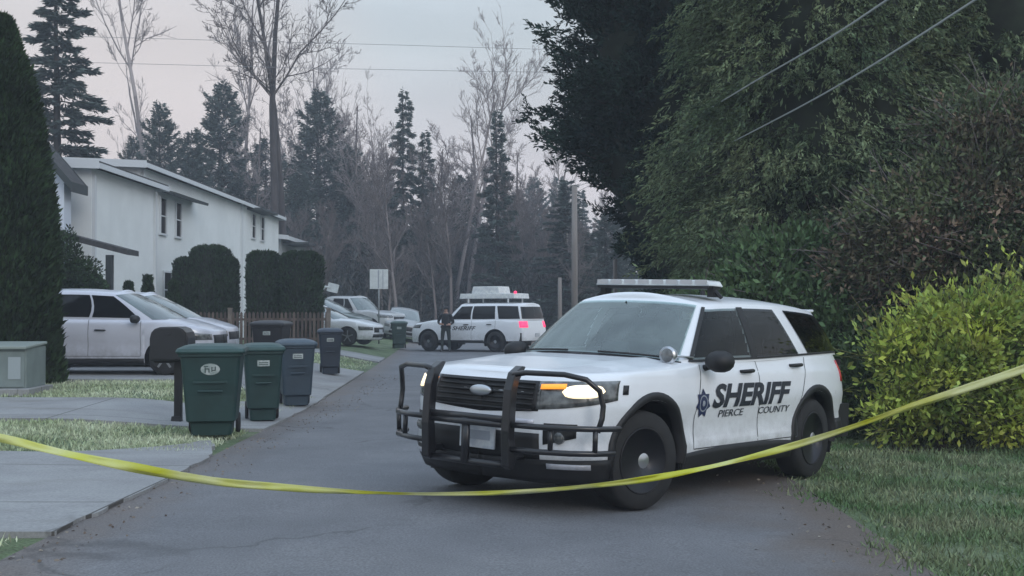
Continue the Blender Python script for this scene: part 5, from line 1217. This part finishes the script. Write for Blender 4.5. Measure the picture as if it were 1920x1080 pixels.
# long far unit
OX, OY, OZ = -16.5, 50, .15
h3 = thing('white_house', (OX, OY, OZ), 0, 'long white two storey house with narrow windows under dark awnings, reaching toward the woods', 'house')
gable(h3, -21 - OX, -12.35 - OX, 38.9 - OY, 62.0 - OY, 0, 6.20 - OZ, .04, 'y', SID1, .32, FASC, .15)
for yy in (55.9, 57.9): win_x(h3, -12.35 - OX, yy - OY, 5.25, .75, 1.2)
for yy in (41.4, 43.3): win_x(h3, -12.35 - OX, yy - OY, 4.6, .70, 1.3)
b_ = MB(); b_.box((-12.05 - OX, 43.0 - OY, 5.42), (.65, 4.6, .10), (0, R(14), 0)); b_.build('awning', FASD, h3)
for yy in (42.0, 47.5, 52.0): win_x(h3, -12.35 - OX, yy - OY, 2.0, 1.0, 1.3)
b_ = MB(); b_.box((-12.0 - OX, 56.4 - OY, 5.98), (.75, 3.6, .10)); b_.build('awning', FASD, h3)
b_ = MB(); b_.box((-12.31 - OX, 53.4 - OY, 3.1), (.10, .14, 6.0)); b_.box((-12.31 - OX, 39.1 - OY, 3.1), (.10, .14, 6.0)); b_.build('corner_board', WFR, h3)
OX, OY, OZ = -16.5, 68, .15
h4 = thing('small_house', (OX, OY, OZ), 0, 'low grey house with a pale fascia past the end of the long white house', 'house')
gable(h4, -20 - OX, -12.6 - OX, 64 - OY, 74 - OY, 0, 5.3 - OZ, .1, 'y', SID3, .5, FASC, .22); win_x(h4, -12.6 - OX, 66.5 - OY, 2.6, 1.2, 1.2); win_x(h4, -12.6 - OX, 70.5 - OY, 2.6, 1.2, 1.2)
b_ = MB(); b_.box((-11.9 - OX, 66 - OY, 4.9), (1.5, 3.2, .12)); b_.build('awning', FASD, h4)

# picket fence, pickets are the pattern of its panel; posts are parts
t = thing('picket_fence', (-9.0, 39.4, Hf(-9, 39.4)), 0, 'brown wooden picket fence running behind the bins below the clipped hedges', 'fence')
WOOD = mat('weathered_wood', (.15, .11, .09), .9, var=.45, vscale=5, stretch=(1, 1, .2), island=.3); mb = MB()
for k in range(46):
    xx = -3.35 + k * .136; mb.box((xx, 0, .62), (.085, .02, 1.16)); mb.add([(xx - .0425, -.01, 1.20), (xx + .0425, -.01, 1.20), (xx, -.01, 1.26), (xx - .0425, .01, 1.20), (xx + .0425, .01, 1.20), (xx, .01, 1.26)], [(0, 1, 2), (5, 4, 3), (0, 2, 5, 3), (2, 1, 4, 5)])
mb.box((-.3, .03, .35), (6.3, .04, .08)); mb.box((-.3, .03, 1.0), (6.3, .04, .08)); mb.build('picket_panel', WOOD, t)
for k, xx in enumerate((-3.4, -.45, 2.85)): mb = MB(); mb.box((xx, -.06, .66), (.13, .11, 1.4)); mb.box((xx, -.06, 1.37), (.16, .14, .04)); mb.build('post', mat('pale_post', (.24, .20, .17), .9, var=.3, vscale=6), t)

# utility poles and wires
POLE = mat('pole_wood', (.26, .235, .22), .9, var=.3, vscale=3, stretch=(1, 1, .1))
def pole(name, x, y, top, r, lab, cross=False, cat='utility pole'):
    t = thing(name, (x, y, Hf(x, y)), 0, lab, cat); h = top - Hf(x, y)
    mb = MB(); mb.tube([(0, 0, -.3), (0, 0, h * .5), (0, 0, h)], [r * 1.12, r, r * .85], 12); mb.build('shaft', POLE, t, True)
    if cross: mb = MB(); mb.box((0, -r, h - .35), (1.5, .09, .11)); [mb.tube([(q, -r, h - .30), (q, -r, h - .14)], .03, 6) for q in (-.65, .65)]; mb.build('crossarm', POLE, t)
    return t
pole('utility_pole', 3.20, 60, 7.75, .16, 'tall weathered wooden utility pole right of the far sheriff SUV')
pole('utility_pole', 3.45, 75, 6.7, .15, 'shorter utility pole standing just left of the taller pole')
pole('marker_post', 2.2, 54, 2.9, .10, 'low pale post left of the two utility poles', cat='post')
pole('marker_post', 2.55, 29, 2.72, .06, 'thin pale post seen above the patrol car light bar', cat='post')
WIRE = mat('wire_pale', (.34, .36, .36), .5)
def wire(name, pts, r, lab, m=WIRE):
    d = cr_dense(pts, 12); mb = MB(); mb.tube([tuple(p) for p in d], r, 5); tag(mb.build(name, m), lab, 'wire')
wire('overhead_wire', [(3.2, 59.8, 7.65), (3.35, 40, 6.1), (3.41, 25, 5.26), (3.56, 18, 4.90), (3.71, 12, 4.59), (4.0, 6, 4.7), (4.6, -10, 5.8)], .013, 'pale overhead wire crossing the dark trees, upper of the two')
wire('overhead_wire', [(3.2, 59.8, 7.35), (3.42, 38, 5.9), (3.62, 25.7, 4.66), (3.74, 16.1, 4.17), (3.87, 10, 4.10), (4.2, 5, 4.4), (5.0, -10, 5.6)], .012, 'pale overhead wire crossing the dark trees, lower of the two')
FW = mat('wire_far', (.28, .28, .30), .7)
wire('distant_cable', [(-30, 58, 15.2), (-8, 58, 14.6), (6, 58, 14.3), (16, 58, 14.9)], .011, 'upper thin grey cable crossing the sky left of the dark trees', FW)
wire('distant_cable', [(-30, 58, 13.9), (-8, 58, 13.35), (6, 58, 13.2), (16, 58, 13.7)], .011, 'lower thin grey cable crossing the sky left of the dark trees', FW)
# ------------------------------------------------------------ trees and shrubs
# clipped columns on the left
m_ = column_crown('crown', 6.65, 1.0, 60000, LF_ARB, 11, leaf=(.17, .05), prof=lambda t: np.interp(t, [0, .2, .39, .58, .68, .86, .97, 1], [1, 1, .92, .79, .70, .42, .13, .02]))
plant('arborvitae_tree', -9.30, 21.3, [('trunk', trunk_mesh('trunk', 6, .16, BARK, 1)), ('crown', m_)], 'tall dark arborvitae column at the left edge above the utility box', 'tree')
boxy = lambda t: np.minimum(1, (1 - t) * 14 + .12) ** .42 * (.92 + .08 * np.minimum(1, t * 3))
for (x, y, h, r, ry, lab, sd_) in ((-10.42, 40.6, 3.52, .62, .8, 'tallest rounded clipped hedge column, middle of the left group behind the fence', 21), (-11.12, 40.4, 3.1, .42, .7, 'narrow clipped hedge column on the left shoulder of the tallest one', 22), (-9.80, 40.4, 3.1, .27, .7, 'narrow clipped hedge column on the right shoulder of the tallest one', 23),
        (-8.56, 40.5, 3.32, .50, .8, 'square topped hedge column just right of the white gap', 24), (-7.26, 40.5, 3.32, .66, .85, 'square topped hedge column nearest the road beside the parked cars', 25)):
    m_ = column_crown('crown', h, r, 14000, LF_ARB, sd_, leaf=(.12, .045), prof=boxy, ry=ry, sq=3.0)
    plant('hedge_column', x, y, [('trunk', trunk_mesh('trunk', h * .7, .06, BARK, 1)), ('crown', m_)], lab, 'hedge', 'clipped hedge columns behind the picket fence')
m_ = shrub_crown('crown', [(-.35, 0, 1.6, .85, .8, 1.65), (.25, 0, 1.15, .60, .6, 1.15)], 16000, (.10, .045), LF_ARB, 31)
plant('round_shrub', -10.95, 29.5, [('stem', trunk_mesh('stem', 1.5, .07, BARK, 1)), ('crown', m_)], 'dark rounded shrub under the porch roof behind the silver car', 'shrub')
cone = lambda t: np.maximum(.04, (1 - t)) ** .8
for (x, y, h, r, lab, sd_) in ((-10.0, 30.6, 2.05, .42, 'small dark cone shrub by the porch post', 41), (-9.75, 31.4, 2.25, .42, 'pointed dark cone shrub, middle of three behind the silver car', 42), (-9.3, 32.2, 2.1, .5, 'dark cone shrub closest to the hedge columns behind the silver car', 43)):
    plant('cone_shrub', x, y, [('stem', trunk_mesh('stem', .8, .04, BARK, 1)), ('crown', column_crown('crown', h, r, 5000, LF_ARB, sd_, prof=cone, leaf=(.10, .04)))], lab, 'shrub', 'cone shrubs against the white house')

# --- big dark conifer in the middle right
def plume_tree(name, prof, h, N, m, seed, nl=300, leaf=(.24, .06), trunk_h=None, droop=0.0, up=.3, limbm=BARK, core=.62, strand=0.0, z0=.12, inner=.45, clus=26, squash=1.0, spread=.30):
    rs = np.random.default_rng(seed); zi = h * rs.uniform(z0, 1, nl) ** 1.0; az = rs.uniform(0, 2 * np.pi, nl)
    rad = np.interp(zi, [p[0] for p in prof], [p[1] for p in prof]) * rs.uniform(.80, 1.12, nl) * (1 + .08 * np.sin(3 * az + zi))
    rad = np.where(rs.random(nl) < .07, rad * 1.13, rad)
    li = rs.integers(0, nl, N // clus); t = 1 - (1 - inner) * rs.random(len(li)) ** 1.3
    o = rs.normal(0, spread, (len(li), 3)) * (rad[li] * .16 + .12)[:, None]
    P0 = np.stack([np.cos(az[li]) * rad[li] * t, np.sin(az[li]) * rad[li] * t, zi[li] + rad[li] * (up * t ** 2 - droop * t)], 1) + o
    dr = np.stack([np.cos(az[li]), np.sin(az[li]), np.full(len(li), up * 1.1 - droop * 1.2)], 1) + rs.normal(0, .3, (len(li), 3)); dr = unit(dr)
    # each cluster: clus leaves along a short plume
    k = np.repeat(np.arange(len(li)), clus); u = np.tile(np.linspace(0, 1, clus), len(li)); n = len(k); pl = rs.uniform(.28, .62, len(li))
    C = P0[k] + dr[k] * (pl[k] * u)[:, None] + rs.normal(0, .035, (n, 3)) * (1.3 - u)[:, None]
    C[:, 2] -= strand * u * pl[k] * 1.2
    D = dr[k] * .9 + rs.normal(0, .45, (n, 3)); D[:, 2] -= strand * 1.5
    sz = rs.uniform(.6, 1.2, n) * (1.1 - .45 * u); C[:, 1] *= squash
    parts = [(leaves(C, D, leaf[0] * sz, leaf[1] * sz, rs), 0)]
    A = np.stack([0 * zi, 0 * zi, zi * .96], 1); mid = np.stack([np.cos(az) * rad * .5, np.sin(az) * rad * .5 * squash, zi + rad * (up * .25 - droop * .5)], 1); E_ = np.stack([np.cos(az) * rad * .95, np.sin(az) * rad * .95 * squash, zi + rad * (up * .9 - droop * .95)], 1)
    parts += [(tubes_np(A, mid, np.full(nl, .035), np.full(nl, .022), 4), 1), (tubes_np(mid, E_, np.full(nl, .022), np.full(nl, .008), 4), 1)]
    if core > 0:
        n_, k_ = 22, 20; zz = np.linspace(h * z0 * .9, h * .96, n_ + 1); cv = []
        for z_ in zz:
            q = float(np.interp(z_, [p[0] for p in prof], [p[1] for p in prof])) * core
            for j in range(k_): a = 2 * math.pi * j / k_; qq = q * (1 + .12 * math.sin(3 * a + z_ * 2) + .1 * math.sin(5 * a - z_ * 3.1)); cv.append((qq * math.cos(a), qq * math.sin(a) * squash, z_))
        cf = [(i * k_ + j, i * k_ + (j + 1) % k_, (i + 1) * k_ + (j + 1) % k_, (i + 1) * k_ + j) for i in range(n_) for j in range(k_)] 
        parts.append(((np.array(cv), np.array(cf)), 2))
    return cat_mesh(name, parts, [m, limbm, CORE])

m_ = plume_tree('crown', [(1.6, .7), (2.3, 1.2), (3.1, 1.5), (3.7, 1.9), (4.5, 2.7), (5.6, 3.2), (7.5, 3.25), (9.5, 3.0), (11, 2.3), (13, .6)], 13, 270000, LF_DARK, 51, nl=620, leaf=(.17, .055), up=.22, core=.74, z0=.16, inner=.62)
plant('dense_conifer', 4.35, 27.0, [('trunk', trunk_mesh('trunk', 11, .28, BARK, 2)), ('crown', m_)], 'huge dense blackish green conifer rising behind the patrol car, plumes against the sky', 'tree')
m_ = plume_tree('crown', [(1.2, 1.2), (2.2, 2.2), (3.5, 2.5), (5, 2.6), (7, 2.4), (9, 2.0), (11, 1.2), (12.5, .4)], 12.5, 300000, LF_OLIVE, 52, nl=560, leaf=(.125, .036), up=.0, droop=.18, strand=.32, core=.62, z0=.14, inner=.55, spread=.5)
plant('weeping_cedar', 5.55, 21.0, [('trunk', trunk_mesh('trunk', 11, .26, BARK, 3)), ('crown', m_)], 'olive green cedar with drooping sprays between the blackish conifer and the russet thicket', 'tree')
m_ = plume_tree('crown', [(1.5, 1.6), (3, 2.6), (5, 3.0), (8, 2.8), (11, 2.0), (13, .5)], 13, 130000, LF_OLIVE, 53, nl=300, leaf=(.16, .045), up=.05, droop=.15, strand=.3, core=.62, z0=.12)
plant('weeping_cedar', 9.4, 22.5, [('trunk', trunk_mesh('trunk', 11, .26, BARK, 4)), ('crown', m_)], 'olive green cedar at the upper right behind the russet thicket', 'tree')
m_ = shrub_crown('crown', [(0, 0, 2.6, 1.7, 1.4, 1.5), (.9, .3, 3.4, 1.5, 1.4, 1.4), (-.9, .2, 2.1, 1.2, 1.2, 1.3), (1.8, 0, 2.5, 1.5, 1.3, 1.6), (.4, .6, 4.2, 1.0, 1.0, .8)], 90000, (.10, .04), mat('thicket_green', (.14, .17, .08), .75, island=.5, col2=(.07, .10, .05), vscale=.9, trans=.15), 54, shell=.5, spike=.3, mats2=LF_BRN, frac2=.42, droop=.3, twigs=1500, tw_m=TWIG)
plant('russet_thicket', 6.75, 16.9, [('trunk', trunk_mesh('trunk', 2.8, .10, BARK, 5)), ('crown', m_)], 'tall brown and green tangled thicket above the bright laurel at the right edge', 'shrub')
m_ = shrub_crown('crown', [(0, 0, 1.2, 1.25, 1.2, 1.15), (-1.0, .5, 1.7, 1.1, 1.1, 1.0), (-.4, 1.0, 2.3, 1.2, 1.0, .8), (.9, .8, 1.8, 1.0, 1.0, 1.0)], 42000, (.115, .055), LF_SAL, 55, shell=.45, spike=.25, twigs=400)
plant('dark_laurel', 4.95, 17.6, [('stem', trunk_mesh('stem', 1.6, .06, BARK, 6)), ('crown', m_)], 'mid green shrub directly behind the tail of the patrol car', 'shrub')
m_ = shrub_crown('crown', [(0, 0, 1.6, 1.3, 1.1, 1.3), (1.5, .3, 1.9, 1.3, 1.1, 1.2), (-1.4, .3, 1.3, 1.0, 1.0, 1.0)], 36000, (.11, .05), LF_MID, 56, shell=.45, spike=.25, twigs=300)
plant('mid_shrub', 5.7, 19.6, [('stem', trunk_mesh('stem', 1.8, .06, BARK, 6)), ('crown', m_)], 'green shrub filling the gap under the weeping cedar', 'shrub')
m_ = shrub_crown('crown', [(0, 0, .80, .55, .5, .60), (.50, .05, 1.50, .50, .45, .42), (-.50, .25, 1.15, .36, .36, .34), (1.15, -.1, .85, .58, .5, .60), (0, .35, 1.58, .32, .36, .26), (1.25, .3, 1.68, .42, .4, .34), (-.5, .15, .42, .34, .36, .32), (.6, -.25, .50, .46, .36, .38), (1.9, .1, 1.3, .6, .6, .7), (.25, -.3, 1.12, .3, .3, .28), (.95, -.35, 1.35, .3, .3, .26)], 26000, (.10, .045), LF_YEL, 57, shell=.78, spike=1.3, corescale=.8, twigs=700, tw_m=mat('green_twig', (.12, .12, .04), .8))
plant('yellow_laurel', 5.25, 14.2, [('stem', trunk_mesh('stem', 1.2, .05, BARK, 6)), ('crown', m_)], 'bright yellow green broadleaf bush at the right edge above the verge', 'shrub')
m_ = shrub_crown('crown', [(0, 0, .6, .9, .8, .65), (1.1, 0, .6, .9, .8, .6), (-1.0, .5, .5, .7, .7, .5)], 16000, (.09, .045), LF_MID, 58, shell=.5, spike=.3)
plant('low_shrub', 4.9, 15.6, [('stem', trunk_mesh('stem', .6, .04, BARK, 6)), ('crown', m_)], 'low green growth at the foot of the bright yellow green bush', 'shrub')
m_ = shrub_crown('crown', [(0, 0, 1.3, 1.6, 1.2, 1.4), (2.2, .5, 1.7, 1.5, 1.2, 1.6), (-2.0, 1, 1.2, 1.4, 1.2, 1.2)], 30000, (.13, .06), LF_SAL, 59, shell=.45, spike=.25)
plant('understory_shrub', 9.6, 17.0, [('stem', trunk_mesh('stem', 1.6, .06, BARK, 6)), ('crown', m_)], 'dark understory shrub off the right edge of the verge', 'shrub')
plant('understory_shrub', 6.2, 32, [('stem', trunk_mesh('stem', 1.6, .06, BARK, 6)), ('crown', m_)], 'dark understory shrub beneath the huge dense conifer', 'shrub')

# --- background woods
Zt = lambda py, Y: 1.53 + (576 - py) / 2200 * Y
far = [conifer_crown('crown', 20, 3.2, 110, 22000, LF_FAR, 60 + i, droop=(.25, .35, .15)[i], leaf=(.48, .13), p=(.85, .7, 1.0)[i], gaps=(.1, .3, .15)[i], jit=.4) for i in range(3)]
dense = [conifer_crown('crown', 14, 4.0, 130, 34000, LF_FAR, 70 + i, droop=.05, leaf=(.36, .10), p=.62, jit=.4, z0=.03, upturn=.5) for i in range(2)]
ftr = trunk_mesh('trunk', 20, .26, BARK, 9, k=7)
def far_tree(px, top, Y, kind, wpx, label, group=None, rz=0):
    X = (px - 960) / 2200 * Y; h = Zt(top, Y) - Hf(X, Y); r = wpx / 2 * Y / 2200
    if kind == 'spire': me = far[int(px) % 3]; s = (r / 3.2, r / 3.2, h / 20)
    else: me = dense[int(px) % 2]; s = (r * 1.25 / 4.0, r * 1.25 / 4.0, h / 14)
    t = plant('conifer' if kind == 'spire' else 'broad_evergreen', X, Y, [('trunk', ftr if kind == 'spire' else ftr2), ('crown', me)], label, 'tree', group, R(rz), scale=s); return t
ftr2 = trunk_mesh('trunk', 13, .3, BARK, 9, k=7)
sp = conifer_crown('crown', 24, 3.6, 120, 26000, LF_FAR, 80, droop=.30, leaf=(.50, .15), p=.75, gaps=.25, jit=.45, z0=.12)
t = plant('spruce_tree', (108 - 960) / 2200 * 56, 56, [('trunk', trunk_mesh('trunk', 24, .3, BARK, 10)), ('crown', sp)], 'tall open spruce with gaps between its boughs above the left houses', 'tree', scale=(1, 1, 18.5 / 24))
G1 = 'evergreens at the far end of the road'
for a in ((300, 195, 80, 'broad', 150, 'grey green evergreen behind the left half of the white roof', 10), (418, 158, 84, 'broad', 190, 'large hazy evergreen left of the bare twin trunk tree', 50), (360, 250, 78, 'broad', 150, 'lower evergreen between the two large hazy ones above the roof', 90),
          (600, 172, 86, 'broad', 190, 'large hazy evergreen just right of the bare twin trunk tree', 20), (655, 275, 84, 'broad', 130, 'lower hazy evergreen on the right shoulder of the large one', 70), (500, 262, 92, 'broad', 170, 'evergreen directly behind the bare twin trunk tree', 140),
          (757, 165, 82, 'spire', 120, 'slim pointed conifer, left of the two dark spires over the road', 0), (797, 245, 80, 'spire', 130, 'pointed conifer close on the right of the slim spire', 40), (932, 205, 74, 'spire', 135, 'ragged leaning conifer with long uneven boughs right of the bare tree', 130),
          (1065, 335, 72, 'spire', 190, 'blue green conifer behind the utility poles', 30), (250, 258, 86, 'broad', 120, 'small evergreen at the left end of the roofline', 15), (720, 330, 90, 'broad', 150, 'hazy evergreen above the square white sign', 75), (870, 330, 92, 'broad', 150, 'hazy evergreen beneath the pale bare tree', 110), (985, 400, 88, 'broad', 130, 'low hazy evergreen above the far sheriff SUV', 65), (1140, 400, 76, 'broad', 150, 'hazy evergreen at the edge of the huge dense conifer', 25), (560, 330, 80, 'broad', 140, 'evergreen above the far roof end of the long house', 95)):
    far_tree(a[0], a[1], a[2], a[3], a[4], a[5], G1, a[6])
rr_ = random.Random(12)
for i in range(26):
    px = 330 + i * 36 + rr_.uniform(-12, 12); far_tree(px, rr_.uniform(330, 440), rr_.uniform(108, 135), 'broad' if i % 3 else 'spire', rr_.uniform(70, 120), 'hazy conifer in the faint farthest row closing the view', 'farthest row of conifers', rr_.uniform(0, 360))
# bare trees
tm, cm, k_ = bare_tree('bare', 21, .30, 5, BARKG, levels=4, spread=.62, twin=True, dens=1.9, up=.25, rbase=.014, twmat=TWIG, first=.42); print('bare twin', k_)
plant('bare_tree', (520 - 960) / 2200 * 66, 66, [('trunk', tm), ('crown', cm)], 'tall leafless tree with a dark double trunk above the houses', 'tree', rz=R(20))
tm2, cm2, k_ = bare_tree('bare', 18, .20, 8, TWIGP, levels=4, spread=.5, dens=1.6, up=.5, rbase=.012, twmat=TWIGP, first=.3); print('bare pale', k_)
BG_ = 'pale leafless trees in the woods'
for px, top, Y, sc_, lab in ((305, -120, 84, 1.0, 'pale leafless tree with fine upright branches left of the double trunk'), (872, 118, 88, 1.15, 'pale leafless tree centred over the road between the conifers'), (690, 235, 96, 1.0, 'faint leafless tree left of the slim spire conifer'), (440, 20, 92, 1.1, 'faint leafless tree just left of the double trunk'), (205, 300, 92, 1.0, 'faint leafless tree low beside the spruce'), (620, 110, 98, 1.2, 'faint leafless tree behind the right side of the double trunk')):
    X = (px - 960) / 2200 * Y; h = Zt(top, Y); t = plant('bare_tree', X, Y, [('trunk', tm2), ('crown', cm2)], lab, 'tree', BG_, R(px), scale=(h / 18 * sc_ * .8, h / 18 * sc_ * .8, h / 18))
tm5, cm5, k_ = bare_tree('bare', 15, .17, 31, TWIG, levels=4, spread=.6, dens=1.9, up=.35, rbase=.013, twmat=TWIGP, first=.22)
for i, px in enumerate((225, 262, 338, 385, 470, 556, 590, 640, 672, 712, 742, 826, 850, 905, 960, 1005)):
    Y = rr_.uniform(74, 100); X = (px - 960) / 2200 * Y; h = Zt(rr_.uniform(190, 320), Y); a, b = ((tm5, cm5), (tm2, cm2))[i % 3 == 0]
    plant('bare_tree', X, Y, [('trunk', a), ('crown', b)], 'misty grey leafless tree filling in the woods between the evergreens', 'tree', 'misty leafless trees among the evergreens', rr_.uniform(0, 6.28), scale=(h / 15, h / 15, h / 15))
tm3, cm3, k_ = bare_tree('bare', 9, .12, 15, TWIG, levels=3, spread=.45, dens=2.6, up=.5, rbase=.014, twmat=TWIG, first=.1); print('bare small', k_)
tm4, cm4, k_ = bare_tree('bare', 9, .12, 16, TWIG, levels=3, spread=.55, dens=2.6, up=.5, rbase=.014, twmat=TWIG, first=.1)
for i in range(34):
    px = 560 + i * 17 + rr_.uniform(-8, 8); Y = rr_.uniform(66, 96)
    if px > 1130: break
    X = (px - 960) / 2200 * Y; h = rr_.uniform(5.5, 9.5); a, b = ((tm3, cm3), (tm4, cm4))[i % 2]
    plant('leafless_sapling', X, Y, [('trunk', a), ('crown', b)], 'slender grey leafless sapling in the hazy thicket at the end of the road', 'tree', 'leafless saplings at the road end', rr_.uniform(0, 6.28), scale=(h / 9, h / 9, h / 9))
# thicket as one mass
rs = np.random.default_rng(99); n = 46000
x = rs.uniform(-24, 22, n); y = 74 + 30 * rs.random(n) + .02 * x; hh = 3.2 + 1.6 * np.sin(x * .5) + 1.1 * np.sin(x * 1.3 + 1); z = H(x, y) + rs.random(n) ** 1.2 * hh
D = np.stack([rs.normal(0, .5, n), rs.normal(0, .5, n), rs.uniform(.2, 1.2, n)], 1)
V, F = leaves(np.stack([x, y, z], 1), D, rs.uniform(.3, .9, n), rs.uniform(.05, .20, n), rs)
THK = mat('thicket', (.085, .08, .076), .95, island=.5, col2=(.055, .06, .056), vscale=.3)
tag(link('thicket', np_mesh('thicket', V, F, THK)), 'brown grey undergrowth closing the road end under the trees', 'undergrowth', kind='stuff')

# ------------------------------------------------------------ haze
def haze():
    me = bpy.data.meshes.new('haze'); bm = bmesh.new(); bmesh.ops.create_cube(bm, size=1); bm.to_mesh(me); bm.free()
    o = bpy.data.objects.new('haze', me); COL.objects.link(o); o.scale = (520, 360, 34); o.location = (0, 110, 15.5)
    m = bpy.data.materials.new('haze_air'); m.use_nodes = True; nt = m.node_tree; nt.nodes.remove(nt.nodes['Principled BSDF'])
    v = nt.nodes.new('ShaderNodeVolumePrincipled'); v.inputs['Color'].default_value = (.80, .87, .98, 1); v.inputs['Density'].default_value = HAZE; v.inputs['Anisotropy'].default_value = 0.0
    nt.links.new(v.outputs[0], nt.nodes['Material Output'].inputs['Volume']); me.materials.append(m); tag(o, kind='stuff'); return o
HAZE = 0.0017
if HAZE > 0: haze()
